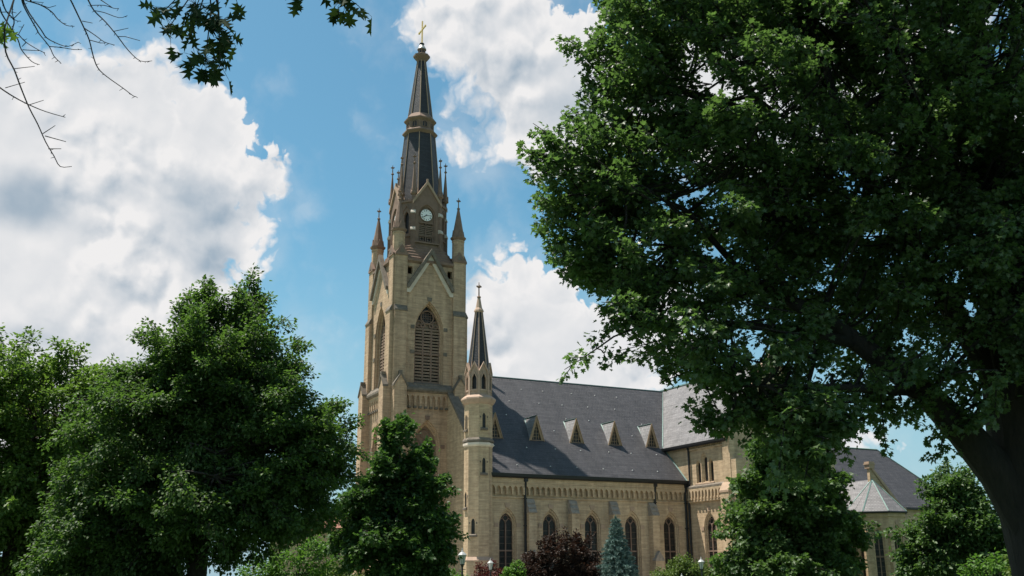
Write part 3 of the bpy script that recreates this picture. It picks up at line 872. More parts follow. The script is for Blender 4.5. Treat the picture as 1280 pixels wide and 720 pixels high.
for i in range(4):
    x = WX[i] + 2.39
    mb = MB(face_frame(0))
    mb.profile([(NW - .01, -1.5), (NW + .75, -1.5), (NW + .75, 7.3), (NW - .01, 7.3)], x - .42, x + .42, 0)
    for j in range(3):   # stepped weathering
        z1, z0 = 8.62 - .44*j, 8.18 - .44*j
        a, b = NW + .2 + .2*j, NW + .2 + .2*(j+1)
        mb.profile([(NW - .01, z1), (a - .02, z1), (b + .06, z0 + .06), (b + .06, z0 - .03), (NW - .01, z0 - .03)], x - .44 - .004*j, x + .44 + .004*j, 1)
    mb.box(x - .5, x + .5, NW, NW + 1.15, -1.5, 2.75, 0)
    mb.prism([(x - .55, 2.75), (x + .55, 2.75), (x + .55, 2.85), (x, 3.75), (x - .55, 2.85)], NW + .6, NW + 1.22, 1)
    mb.build('nave_buttress', ['buff brick', 'grey stone'], nave)
mb = MB()
EV, EZ = 12.5, 10.82
SLAB(mb, (3.0, -EV, EZ), (32.9, -EV, EZ), (32.9, 0, 23.05), (3.0, 0, 23.05), .22, 0)
SLAB(mb, (3.0, EV, EZ), (32.9, EV, EZ), (32.9, 0, 23.05), (3.0, 0, 23.05), .22, 0)
nroof = mb.build('nave_roof', ['roof slate'], CH)
mb = MB()
mb.box(3.0, 32.5, -.1, .1, 23.0, 23.1, 0)
mb.tube([(32.6, 0, 22.95), (26.55, -8.12, 15.08)], .1, n=4, m=0)
mb.tube([(26.5, -8.1, 15.05), (26.5, -12.4, 10.95)], .09, n=4, m=0)
mb.build('roof_flashing', ['copper patina'], nroof)
mb = MB(face_frame(0))
mb.profile([(NW + .2, 10.62), (NW + .52, 10.56), (NW + .7, 10.7), (NW + .74, 10.98), (NW + .66, 11.0), (NW + .3, 10.84)], 3.0, 26.5, 0)
mb.build('gutter', ['black iron'], nroof)
for x, z1 in ((WX[0] + 1.85, -1.2), (WX[3] + 2.75, -1.2), (26.3, -1.2)):
    mb = MB(face_frame(0))
    mb.box(x - .2, x + .2, NW + .15, NW + .5, 10.25, 10.62, 0)
    mb.tube([(x, NW + .36, 10.4), (x, NW + .3, 9.9), (x, NW + .2, 9.6), (x, NW + .2, z1)], .115, n=8, m=0)
    for z in (8.6, 6.0, 3.4): mb.box(x - .14, x + .14, NW + .02, NW + .34, z, z + .09, 0)
    mb.build('downspout', ['black iron'], nave)
def slate_dot(x, v):
    z = 23.05 - abs(v) * (23.05 - EZ) / EV
    return (x, v, z + .03)
mb = MB(); mb.box(-.035, .035, -.06, .06, 0, .08, 0)
guard = mb.build('snow_guard', ['galvanised'], nroof)
gi = 0
for row, v in enumerate((-1.6, -3.4, -5.3, -7.0, -9.3, -11.4)):
    for i in range(7):
        x = 5.5 + i * 3.3 + (row % 2) * 1.5 + random.uniform(-.5, .5)
        if x > 26: continue
        o = guard if gi == 0 else copy_tree(guard, nroof)
        o.location = slate_dot(x, v); gi += 1
def dormer(x):
    t = bpy.data.objects.new('dormer', None); COL.objects.link(t); t.parent = CH; t.location = (x, 0, 0)
    b, z0, z1, d0 = .84, 14.78, 17.45, 8.2
    zb = 23.05 - z1
    mb = MB(face_frame(0))
    for q in (-1, 1):
        # roof slope of the dormer: eave runs back into the main roof, ridge meets it further up
        a0 = (q*(b + .1), d0 + .12, z0 - .1); a1 = (0, d0 + .12, z1 + .1); r1 = (0, (23.05 - z1 - .1)*EV/(23.05-EZ) - .05, z1 + .1); r0 = (q*(b + .1), (23.05 - z0 + .1)*EV/(23.05-EZ) - .35, z0 - .1)
        SLAB(mb, a0, r0, r1, a1, .1, 0)
        mb.tube([a0, a1], .06, n=4, m=2); mb.tube([a1, r1], .08, n=4, m=1); mb.tube([r1, r0], .12, n=4, m=1)
        mb.tube([r0, a0], .06, n=4, m=1)
    mb.build('dormer_roof', ['grey slate', 'copper patina', 'dormer wood'], t)
    mb = MB(face_frame(0))
    T = [(-b, z0), (b, z0), (0, z1)]
    I = [(-b + .26, z0 + .2), (b - .26, z0 + .2), (0, z1 - .55)]
    mb.strip(T, d0 + .1, I, d0 + .1, 0); mb.strip(T, d0 - .2, T, d0 + .1, 0); mb.strip(I, d0 + .1, I, d0 - .1, 0)
    mb.sheet(I, d0 - .06, 1)
    for q in (-.3, 0, .3): mb.box(q - .02, q + .02, d0 - .06, d0 - .02, z0 + .2, z0 + .2 + (1.92 * (1 - abs(q)/.58)), 0)
    for j in range(1, 5):
        z = z0 + .2 + j * .36; h = .58 * (1 - j * .36 / 1.92); mb.box(-h, h, d0 - .06, d0 - .022, z - .018, z + .018, 0)
    mb.box(-b - .06, b + .06, d0 - .1, d0 + .16, z0 - .12, z0, 2)
    mb.build('dormer_window', ['dormer wood', 'dark glass', 'weathered stone'], t)
    return t
for x in (5.78, 10.6, 15.4, 20.2, 25.05):
    dormer(x)

# ---- transept
TU0, TU1, TV, TZ = 26.6, 39.0, 20.0, 14.85
tl = [(14.35, 10.62, 12.35, 12.95, .78), (15.42, 10.62, 12.95, 13.68, 1.02), (16.5, 10.62, 12.35, 12.95, .78)]
mb = MB(face_frame(1))
BW = (15.75, .9, 5.95, 7.65, 1.95)
mb.panel([(7.6, -1.5), (TV, -1.5), (TV, TZ), (7.6, TZ)], [arch(*q) for q in tl] + [arch(*BW)], -TU0, 0)
mb.profile([(-TU0 - .01, 14.05), (-TU0 + .12, 14.1), (-TU0 + .12, 14.25), (-TU0 - .01, 14.3)], 12.5, 19.9, 0)
comb(mb, 12.4, 19.8, 22, 14.3, 14.5, 14.62, 14.84, .12, -TU0 - .02, -TU0 + .1, 0)
mb.prism([(18.75, -1.5), (TV + .1, -1.5), (TV + .1, 9.4), (18.75, 9.4)], -TU0 - .3, -TU0 + .8, 0)
mb.prism([(18.95, 9.4), (TV + .1, 9.4), (TV + .1, 15.3), (18.95, 15.3)], -TU0 - .3, -TU0 + .35, 0)
mb.profile([(-TU0, 10.4), (-TU0 + .38, 10.3), (-TU0 + .86, 9.5), (-TU0 + .86, 9.3), (-TU0, 9.3)], 18.7, TV + .14, 1)
mb.M = face_frame(0)
mb.panel([(TU0 - .02, -1.5), (TU1, -1.5), (TU1, TZ), ((TU0+TU1)/2, 23.6), (TU0 - .02, TZ)], [arch(32.8, 5, 12.5, 16, 5.0)], TV, 0)
mb.prism([(TU0 - .3, -1.5), (TU0 + 1.3, -1.5), (TU0 + 1.3, 12.5), (TU0 - .3, 12.5)], TV - .2, TV + .9, 0)
mb.prism([(TU1 - 1.3, -1.5), (TU1 + .3, -1.5), (TU1 + .3, 12.5), (TU1 - 1.3, 12.5)], TV - .2, TV + .9, 0)
for q in (-1, 1):
    c = (TU0 + TU1) / 2
    mb.prism([(c, 23.9), (c, 24.45), (c + q*7.0, 15.3), (c + q*7.0, 14.7)], TV - .45, TV + .2, 1)
mb.M = face_frame(3); mb.panel([(-TV, -1.5), (TV, -1.5), (TV, TZ), (-TV, TZ)], [], TU1, 0)
mb.M = face_frame(1); mb.panel([(-TV, -1.5), (-7.6, -1.5), (-7.6, TZ), (-TV, TZ)], [], -TU0, 0)
mb.M = face_frame(2); mb.panel([(-TU1, -1.5), (-TU0, -1.5), (-TU0, TZ), (-(TU0+TU1)/2, 23.6), (-TU1, TZ)], [], TV, 0)
trans = mb.build('transept', ['buff brick', 'tan stone'], CH)
for q in tl:
    mb = MB(face_frame(1))
    gothic_window(mb, q[0], -TU0, *q[1:], .3, 1, None, 0, 1, 2) if q[4] > .9 else None
    if q[4] <= .9:
        A = arch(*q); B = arch(q[0], q[1] + .05, q[2], q[3] - .12, q[4] - .18)
        mb.strip(A, -TU0 + .004, A, -TU0 - .1, 0); mb.strip(A, -TU0 - .1, B, -TU0 - .14, 0); mb.strip(B, -TU0 - .14, B, -TU0 - .28, 0); mb.sheet(B, -TU0 - .27, 1)
    mb.profile([(-TU0 - .5, q[1] + .14), (-TU0 + .16, q[1] - .08), (-TU0 + .16, q[1] - .2), (-TU0 - .5, q[1] - .2)], q[0] - q[4]/2 - .1, q[0] + q[4]/2 + .1, 2)
    mb.build('clerestory_lancet', ['buff brick', 'dark glass', 'tan stone'], trans)
mb = MB(face_frame(1))
gothic_window(mb, BW[0], -TU0, *BW[1:], .34, 2, 3.7, 0, 1, 2)
trim(mb, BW[0], -TU0, 5.95, 7.65, 1.95, 3, .9)
mb.build('lancet_window', ['buff brick', 'dark glass', 'brown stone', 'tan stone'], trans)
mb = MB(face_frame(0))
gothic_window(mb, 32.8, TV, 5, 12.5, 16, 5.0, .7, 4, 9, 0, 1, 2)
mb.build('gable_window', ['buff brick', 'dark glass', 'brown stone'], trans)
mb = MB(face_frame(1))
comb(mb, 12.75, 18.35, 10, 9.12, 9.6, 9.86, 10.1, .22, -TU0 - .02, -TU0 + .34, 0, 0)
mb.profile([(-TU0 - .01, 8.92), (-TU0 + .26, 8.86), (-TU0 + .26, 8.7), (-TU0 - .01, 8.62)], 12.6, 18.7, 0)
mb.profile([(-TU0 - .01, 10.46), (-TU0 + .1, 10.44), (-TU0 + .36, 10.26), (-TU0 + .36, 10.1), (-TU0 - .01, 10.08)], 12.6, 18.7, 1)
mb.build('arcade_balustrade', ['buff brick', 'weathered stone'], trans)
mb = MB()
xc = (TU0 + TU1) / 2; e0, e1, ez = TU0 - .35, TU1 + .35, 14.62
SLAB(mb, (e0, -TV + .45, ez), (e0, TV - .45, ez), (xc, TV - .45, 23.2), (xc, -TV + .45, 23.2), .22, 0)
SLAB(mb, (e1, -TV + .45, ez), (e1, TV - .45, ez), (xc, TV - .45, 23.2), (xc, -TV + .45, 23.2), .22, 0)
troof = mb.build('transept_roof', ['sunlit slate'], CH)
mb = MB(); mb.box(xc - .16, xc + .16, -TV + .45, TV - .45, 23.14, 23.28, 0)
mb.build('roof_flashing', ['copper patina'], troof)
mb = MB(face_frame(1))
mb.profile([(-TU0 + .1, 14.45), (-TU0 + .4, 14.4), (-TU0 + .56, 14.55), (-TU0 + .58, 14.78), (-TU0 + .3, 14.72)], 8.3, TV - .4, 0)
mb.tube([(12.95, -TU0 + .3, 14.5), (12.95, -TU0 + .16, 14.0), (12.95, -TU0 + .16, 10.6), (12.62, -TU0 + .18, 10.2), (12.62, -TU0 + .18, -1.2)], .11, n=8, m=0)
mb.build('gutter', ['black iron'], troof)
mb = MB()
mb.box(xc - .1, xc + .1, -TV - .1, -TV + .1, 24.3, 26.1, 0); mb.box(xc - .6, xc + .6, -TV - .095, -TV + .095, 25.3, 25.5, 0)
mb.build('gable_cross', ['pink stone'], trans)

# ---- porch gable in front of the transept end
mb = MB(face_frame(0))
PX = 33.4
mb.prism([(PX - 3, -1.5), (PX + 3, -1.5), (PX + 3, 5.4), (PX, 9.4), (PX - 3, 5.4)], TV, TV + 4.2, 0)
for q in (-1, 1): mb.prism([(PX, 9.3), (PX, 9.8), (PX + q*3.3, 5.5), (PX + q*3.3, 5.0)], TV + .9, TV + 4.4, 1)
porch = mb.build('porch', ['buff brick', 'tan stone'], CH)
mb = MB(face_frame(0))
mb.tube([(PX, TV + 4.2, 9.7), (PX, TV + 4.2, 12.1)], .09, n=6, m=0); mb.box(PX - .75, PX + .75, TV + 4.12, TV + 4.28, 11.2, 11.36, 0)
mb.build('porch_cross', ['pink stone'], porch)

# ---- chancel and side chapel
mb = MB(face_frame(0))
mb.panel([(TU1, -1.5), (66, -1.5), (66, 9.5), (TU1, 9.5)], [], 8.2, 0)
mb.M = face_frame(2); mb.panel([(-66, -1.5), (-TU1, -1.5), (-TU1, 9.5), (-66, 9.5)], [], 8.2, 0)
mb.M = face_frame(3); mb.panel([(-8.2, -1.5), (8.2, -1.5), (8.2, 9.5), (-8.2, 9.5)], [], 66, 0)
chan = mb.build('chancel', ['buff brick'], CH)
mb = MB()
R0, R1, RZ, EH = 39.0, 67.6, 17.6, 9.3
H1 = 73.0
mb.add([(38.5, -8.7, EH), (H1, -8.7, EH), (H1, 8.7, EH), (38.5, 8.7, EH), (38.5, 0, RZ), (R1, 0, RZ), (38.5,-8.7,EH-.25),(H1,-8.7,EH-.25),(H1,8.7,EH-.25),(38.5,8.7,EH-.25)],
       [(0,1,5,4), (2,3,4,5), (1,2,5), (0,6,7,1), (1,7,8,2), (2,8,9,3), (6,7,8,9)], 0)
croof = mb.build('chancel_roof', ['roof slate'], CH)
mb = MB()
mb.tube([(38.5, 0, RZ + .04), (R1, 0, RZ + .04), (H1, -8.7, EH + .04)], .1, n=4, m=0)
mb.build('roof_flashing', ['copper patina'], croof)
AX, AV = 52.6, -13.0
mb = MB(face_frame(0))
mb.prism([(AX - 3.2, -1.5), (AX + 4.4, -1.5), (AX + 4.4, 8.6), (AX + .3, 13.3), (AX - .2, 13.3), (AX - .25, 11.6), (AX - 3.2, 8.1)], 12.6, 13.0, 0)
for q in (1,): mb.prism([(AX + .05, 13.2), (AX + .05, 13.6), (AX + .05 + q*4.6, 8.7), (AX + .05 + q*4.6, 8.1)], 12.45, 13.12, 1)
mb.box(AX - .35, AX + .5, 12.4, 13.16, 13.3, 14.1, 1)
mb.box(AX - .45, AX + .6, 12.35, 13.22, 13.75, 13.9, 1)
mb.box(AX + 4.1, AX + 4.9, 12.4, 13.2, 7.7, 8.9, 1)
mb.M = face_frame(3); mb.panel([(-12.8, -1.5), (-8.2, -1.5), (-8.2, 8.4), (-12.8, 8.4)], [], AX + 4.2, 0)
mb.M = face_frame(1); mb.panel([(8.2, -1.5), (12.8, -1.5), (12.8, 8.4), (8.2, 8.4)], [], -(AX - 4.0), 0)
mb.M = Matrix.Translation((AX, AV, 0))
ar = 3.05
mb.M = Matrix.Identity(4)
for k in (-1, -.5, 0, .5, 1):
    mb.M = Matrix.Translation((AX, AV, 0)) @ face_frame(k)
    h = ar * math.tan(math.pi / 8)
    mb.panel([(-h, -1.5), (h, -1.5), (h, 8.2), (-h, 8.2)], [arch(0, .8, 5.4, 6.7, 1.35)], ar, 0)
    mb.profile([(ar - .01, 7.55), (ar + .12, 7.6), (ar + .12, 8.2), (ar - .01, 8.2)], -h - .04, h + .04, 0)
    mb.box(-h - .18, -h + .18, ar - .3, ar + .25, -1.5, 5.9, 0)
chap = mb.build('side_chapel', ['buff brick', 'tan stone'], CH)
for k in (-1, -.5, 0, .5, 1):
    mb = MB(Matrix.Translation((AX, AV, 0)) @ face_frame(k))
    gothic_window(mb, 0, ar, .8, 5.4, 6.7, 1.35, .4, 2, 3.2, 0, 1, 2)
    trim(mb, 0, ar, 5.35, 6.7, 1.35, 3)
    mb.build('chapel_window', ['buff brick', 'dark glass', 'brown stone', 'tan stone'], chap)
mb = MB()
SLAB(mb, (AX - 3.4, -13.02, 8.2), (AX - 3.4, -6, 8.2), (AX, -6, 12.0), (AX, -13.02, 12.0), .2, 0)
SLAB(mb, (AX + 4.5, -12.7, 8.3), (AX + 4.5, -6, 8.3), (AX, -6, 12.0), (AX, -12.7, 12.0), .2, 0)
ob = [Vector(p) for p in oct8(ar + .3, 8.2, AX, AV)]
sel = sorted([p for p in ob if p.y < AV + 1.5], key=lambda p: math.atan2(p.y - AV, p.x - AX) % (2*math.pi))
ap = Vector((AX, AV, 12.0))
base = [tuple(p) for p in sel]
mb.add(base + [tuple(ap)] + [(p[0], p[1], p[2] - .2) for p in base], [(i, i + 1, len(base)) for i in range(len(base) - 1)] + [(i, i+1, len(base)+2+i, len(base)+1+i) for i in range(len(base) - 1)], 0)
aroof = mb.build('chapel_roof', ['sunlit slate'], chap)
mb = MB()
for p in base: mb.tube([p, tuple(ap)], .09, n=4, m=0)
for i in range(len(base) - 1): mb.tube([(base[i][0], base[i][1], 8.1), (base[i+1][0], base[i+1][1], 8.1)], .13, n=6, m=1)
mb.build('chapel_flashing', ['copper patina', 'black iron'], chap)

# ------------------------------------------------------------------ foliage
def half_leaf(pts):
    """right half of a leaf outline from stem to tip -> two-sided folded template"""
    Rr = [(x, y) for x, y in pts]
    vs = [(0, 0, 0), (0, 1, 0)] + [(x, y, .28 * x) for x, y in Rr] + [(-x, y, .28 * x) for x, y in Rr]
    n = len(Rr)
    fs = [[0] + [2 + i for i in range(n)] + [1], [0, 1] + [2 + n + i for i in range(n)][::-1]]
    return np.array([(x, y, z - .18 * y * y) for x, y, z in vs], float), fs
LEAF = dict(
    maple=half_leaf([(.30, -.06), (.62, .18), (.34, .34), (.60, .66), (.20, .62)]),
    simple=half_leaf([(.34, .22), (.30, .62)]),
    oak=half_leaf([(.05, .14), (.34, .20), (.09, .34), (.50, .50), (.12, .58), (.36, .86), (.10, .80)]),
    blade=half_leaf([(.10, .10), (.08, .75)]))
def leaves(name, pos, ax, nm, size, tmpl, mat, parent, tone=None):
    """one mesh of many leaves: pos, axis (stem to tip), normal: (n,3) arrays"""
    V, F = LEAF[tmpl]
    n = len(pos)
    ax = ax / np.linalg.norm(ax, axis=1, keepdims=True)
    nm = nm - ax * np.sum(ax * nm, axis=1, keepdims=True)
    nm /= np.linalg.norm(nm, axis=1, keepdims=True) + 1e-9
    sd = np.cross(ax, nm)
    co = pos[:, None, :] + size[:, None, None] * (V[None, :, 0:1] * sd[:, None, :] + V[None, :, 1:2] * ax[:, None, :] + V[None, :, 2:3] * nm[:, None, :])
    nv = len(V)
    me = bpy.data.meshes.new(name)
    me.vertices.add(n * nv); me.vertices.foreach_set('co', co.reshape(-1).astype(np.float32))
    lens = [len(f) for f in F]; one = np.array([i for f in F for i in f]); L = len(one)
    idx = (np.arange(n)[:, None] * nv + one[None, :]).reshape(-1)
    me.loops.add(n * L); me.loops.foreach_set('vertex_index', idx.astype(np.int32))
    me.polygons.add(n * len(F))
    st = np.cumsum([0] + lens[:-1])
    me.polygons.foreach_set('loop_start', (np.arange(n)[:, None] * L + st[None, :]).reshape(-1).astype(np.int32))
    me.update(calc_edges=True)
    a = me.attributes.new('tone', 'FLOAT', 'FACE')
    if tone is None: tone = RNG.random(n)
    a.data.foreach_set('value', np.repeat(np.clip(tone, 0, 1), len(F)).astype(np.float32))
    me.materials.append(MATS[mat])
    o = bpy.data.objects.new(name, me)
    COL.objects.link(o); o.parent = parent
    return o
def unit(n): 
    v = RNG.normal(size=(n, 3)); return v / np.linalg.norm(v, axis=1, keepdims=True)
def sprays(C, A, L, spread, per, size, droop=.25, up=.9):
    """leaves gathered round sprays: centres C, axes A, lengths L"""
    k = len(C)
    n = np.maximum(3, RNG.poisson(per * (L / L.mean())**1.5, k))
    i = np.repeat(np.arange(k), n)
    t = RNG.beta(1.1, 1.1, len(i)) - .45
    w = spread * (1.05 - .65 * np.clip(t + .45, 0, 1)) 
    off = RNG.normal(size=(len(i), 3)) * w[:, None] * L[i][:, None]
    off[:, 2] *= .75
    pos = C[i] + A[i] * (t * L[i])[:, None] + off
    pos[:, 2] -= droop * (np.clip(t, 0, 1) ** 2) * L[i]
    rad = off / (np.linalg.norm(off, axis=1, keepdims=True) + 1e-6)
    ax = A[i] * .6 + rad * .8 + RNG.normal(size=pos.shape) * .35 + np.array([0, 0, -.35])
    nm = np.array([0, 0, up]) + RNG.normal(size=pos.shape) * .5 + rad * .25
    sz = size * RNG.uniform(.65, 1.25, len(i))
    clump = RNG.random(k)
    tone = .55 * clump[i] + .45 * RNG.random(len(i))
    return pos, ax, nm, sz, tone
def sample_env(ells, n, inner=.3, power=.55, zmin=-9):
    E = np.array(ells, float)
    vol = (E[:, 3] * E[:, 4] * E[:, 5]) ** .8
    out = []
    while len(out) < n:
        e = E[RNG.choice(len(E), p=vol / vol.sum())]
        d = unit(1)[0]
        r = inner + (1 - inner) * RNG.random() ** power
        p = e[:3] + d * e[3:] * r
        if p[2] < zmin: continue
        q = (p - E[:, :3]) / E[:, 3:]
        m = np.sqrt((q * q).sum(1)).min()
        if m < .55 and RNG.random() < .6: continue
        out.append(p)
    return np.array(out)
def bez(a, b, c, n=7):
    return [tuple(np.array(a)*(1-t)**2 + 2*np.array(b)*t*(1-t) + np.array(c)*t*t) for t in np.linspace(0, 1, n)]
def tree(name, label, cat, base, trunk, limbs, ells, n_spray, per, leaf, tmpl, spray_len, lmat, bark='bark', group=None, spread=.22, zmin=-9, auto=7, droop=.25, up=.9, inner=.3, power=.55, rise=.35, twig=.012, branches=None):
    """trunk: [(x,y,z,r)...] (world); limbs: [[(x,y,z)...], r0, r1]; ells: crown volumes (x,y,z,rx,ry,rz)"""
    rt = root(name, label, cat, base, group=group)
    inv = np.array(base, float)
    mb = MB()
    tp = np.array([p[:3] for p in trunk]); tr = [p[3] for p in trunk]
    def ring(p, r, n=12, d=(0, 0, 1)):
        d = Vector(d).normalized(); a = d.cross(Vector((0, 1, .1))).normalized(); b = d.cross(a)
        return [Vector(p) + a*(r*math.cos(2*math.pi*j/n)*(1 + .07*math.sin(3*j))) + b*(r*math.sin(2*math.pi*j/n)*(1 + .06*math.cos(2*j + 1))) for j in range(n)]
    mb.rings([ring(p - inv, r) for p, r in zip(tp, tr)])
    skel = [p for p in tp[len(tp)//2:]]
    for L, r0, r1 in limbs:
        P = [np.array(p) - inv for p in L]
        mb.tube(P, r0, r1, 8)
        for a, b in zip(L[:-1], L[1:]):
            for t in (0, .33, .66, 1): skel.append(np.array(a) * (1 - t) + np.array(b) * t)
    E = np.array(ells, float)
    for i in range(auto):
        z = RNG.uniform(.45, 1)
        a = tp[-1] * z + tp[max(0, len(tp) - 3)] * (1 - z)
        c = sample_env(ells, 1, .4, 1.0, zmin)[0]
        c = c * .8 + E[:, :3].mean(0) * .2
        mid = (a + c) / 2 + np.array([0, 0, .25 * np.linalg.norm(c - a)])
        P = bez(a, mid, c)
        mb.tube([np.array(p) - inv for p in P], tr[-1] * .55, tr[-1] * .14, 7)
        skel += [np.array(p) for p in P[1:]]
    S = np.array(skel)
    ctr = tp[-1]
    def outward(C, jit):
        A = C - (S.mean(0) * .6 + ctr * .4)
        A /= np.linalg.norm(A, axis=1, keepdims=True)
        A = A + np.array([0, 0, rise]) + RNG.normal(size=A.shape) * jit
        return A / np.linalg.norm(A, axis=1, keepdims=True)
    if branches:   # leafy boughs: side sprays ranked along an outward axis, gaps between the boughs
        nb, per_b, bl, lat = branches
        Cb = sample_env(ells, nb, inner, power, zmin)
        Ab = outward(Cb, .30)
        Lb = bl * RNG.uniform(.6, 1.35, nb)
        i = np.repeat(np.arange(nb), per_b)
        t = np.tile((np.arange(per_b) + .5) / per_b, nb) + RNG.uniform(-.04, .04, len(i))
        sd = np.cross(Ab[i], np.array([0, 0, 1.0])) * RNG.choice([-1, 1], len(i))[:, None] + RNG.normal(size=(len(i), 3)) * np.array([.25, .25, .7])
        sd /= np.linalg.norm(sd, axis=1, keepdims=True)
        wd = lat * Lb[i] * (1.1 - .95 * t) * RNG.uniform(.3, 1, len(i))
        C = Cb[i] + Ab[i] * (Lb[i] * (t - .55))[:, None] + sd * wd[:, None]
        C[:, 2] -= .10 * Lb[i] * (2 * np.abs(t - .5)) ** 2
        A = Ab[i] * .8 + sd * .6 + np.array([0, 0, .15])
        A /= np.linalg.norm(A, axis=1, keepdims=True)
        for c, a, l in zip(Cb, Ab, Lb):
            mb.tube([np.array(p) - inv for p in bez(c - a * l * .6, c - np.array([0, 0, .03 * l]), c + a * l * .5, 4)], .018 * bl, .006, 4)
        S = np.concatenate([S] + [(Cb + Ab * (Lb * q)[:, None]) for q in (-.5, -.2, .1, .35)])
        d2 = ((Cb[:, None, :] - np.array(skel)[None, :, :]) ** 2).sum(2)
        for c, a, l, s0 in zip(Cb, Ab, Lb, np.array(skel)[d2.argmin(1)]):
            e = c - a * l * .58
            mb.tube([np.array(p) - inv for p in bez(s0, s0 * .5 + e * .5 - a * .15 * np.linalg.norm(e - s0), e, 5)], .03 * bl, .018 * bl, 4)
        keep = C[:, 2] > zmin
        C, A = C[keep], A[keep]
    else:
        C = sample_env(ells, n_spray, inner, power, zmin)
        A = outward(C, .35)
    Ls = spray_len * RNG.uniform(.6, 1.4, len(C))
    d2 = ((C[:, None, :] - S[None, :, :]) ** 2).sum(2) + 2.0 * np.clip(S[None, :, 2] - C[:, None, 2], 0, 9) ** 2
    near = S[d2.argmin(1)]
    for c, a, s, l in zip(C, A, near, Ls):
        e = c + a * l * .45
        m = s * .45 + c * .55 - a * .25 * np.linalg.norm(c - s) * .6
        r = twig * (1 + .5 * np.linalg.norm(c - s))
        mb.tube([np.array(p) - inv for p in bez(s, m, e, 5)], min(r, .06), .006, 3)
    mb.build('trunk', bark, rt, smooth=True)
    pos, ax, nm, sz, tone = sprays(C, A, Ls, spread, per, leaf, droop, up)
    leaves('crown', pos - inv, ax, nm, sz, tmpl, lmat, rt, tone)
    return rt

# ---- the big maple on the right, close to the camera
T1 = [(5.9,18.0,10.6,4.6,5.0,4.4), (3.3,17.2,8.1,2.55,3.0,2.4), (3.7,16.6,5.8,2.1,2.8,1.35), (8.0,18.0,7.7,3.6,4.6,2.9), (4.75,16.0,4.5,1.7,2.2,.85),
      (9.4,18.8,12.4,5.2,5.6,5.2), (2.3,17.0,10.6,1.0,2.0,1.5), (1.35,16.6,8.65,1.15,1.6,.8), (1.7,17.2,7.5,1.05,1.6,.75), (1.85,16.5,5.45,.75,1.2,.5),
      (4.75,15.6,3.7,.75,1.3,.5), (6.5,17.5,14.8,4.2,4.5,3.4), (3.15,17.2,12.6,1.6,2.4,1.6), (9.2,15.5,6.3,2.3,2.0,1.6), (11.5,17.5,6.8,2.4,3.4,2.6), (7.0,15.3,4.5,1.0,1.3,.6), (8.3, 15.0, 5.1, .8, 1.2, .6), (4.0,15.7,3.85,1.15,1.4,.5), (6.5,16.5,3.62,.5,.6,.32), (7.3,16.5,4.1,.75,.7,.5), (6.1,16.5,4.1,.6,.7,.45), (7.9,16.2,4.7,.6,.6,.5), (1.15,17.0,8.4,.9,1.3,.6), (1.5,17.2,7.3,1.0,1.4,.7), (2.0,16.8,6.2,1.0,1.3,.6), (9.4,14.8,5.2,1.4,1.6,1.0), (10.5,16.0,5.0,1.4,1.5,1.0)]
T1 = [(a, 17.0 + (b_ - 17.0) * .8, c, d, e * .7, f) for a, b_, c, d, e, f in T1]
tree('maple_tree', 'huge dark maple with thick leaning trunk, its crown filling the right half', 'tree', (8.9, 17.0, 0),
     [(9.05,17,-.3,1.0), (9.0,17,.3,.76), (8.92,17,1.6,.65), (8.80,17.1,3.2,.62), (8.85,17.3,4.9,.52), (9.05,17.5,7.0,.38), (9.3,17.8,9.5,.27), (9.5,18,12.5,.14)],
     [([(8.95,17,.6), (8.72,17,2.0), (8.2,17,3.15), (7.68,16.95,3.85), (7.15,16.9,4.45), (6.4,16.9,5.1), (5.4,16.9,5.9), (4.2,17,6.6), (2.9,17.1,7.3)], .42, .05),
      ([(8.75,17.2,4.2), (8.2,17.4,5.6), (7.4,17.7,7.6), (6.6,18,9.8), (6.1,18,12.5)], .26, .05),
      ([(7.0,17.6,8.6), (5.5,17.4,9.6), (4.0,17.2,10.2), (2.6,17.1,10.6)], .13, .03),
      ([(6.0,16.9,5.4), (4.8,16.6,5.6), (3.2,16.5,5.7), (2.1,16.5,5.6)], .11, .025),
      ([(7.2,16.9,4.55), (6.0,16.3,4.5), (4.8,16,4.5), (3.6,15.9,4.5)], .10, .02),
      ([(8.8,17.3,4.6), (9.8,17.2,6.2), (10.9,17.2,7.6), (11.8,17.4,9.4)], .22, .04),
      ([(9.1,17.6,7.4), (8.3,17.9,9.6), (7.7,18,11.9), (7.4,18,14.6)], .17, .03),
      ([(9.3,17.9,9.0), (10.2,18.3,11.2), (10.7,18.6,13.6)], .15, .03),
      ([(4.2,17,6.6), (3.2,17,7.9), (1.9,16.8,8.5)], .07, .02), ([(5.0,17.3,9.9), (3.6,17.2,11.6), (2.6,17.2,12.8)], .08, .02)],
     T1, 0, 36, .086, 'maple', .46, 'maple leaf', 'bark rough', spread=.21, zmin=2.9, auto=4, droop=.2, rise=.55, power=.72, up=1.15, branches=(1600, 5, .95, .40))

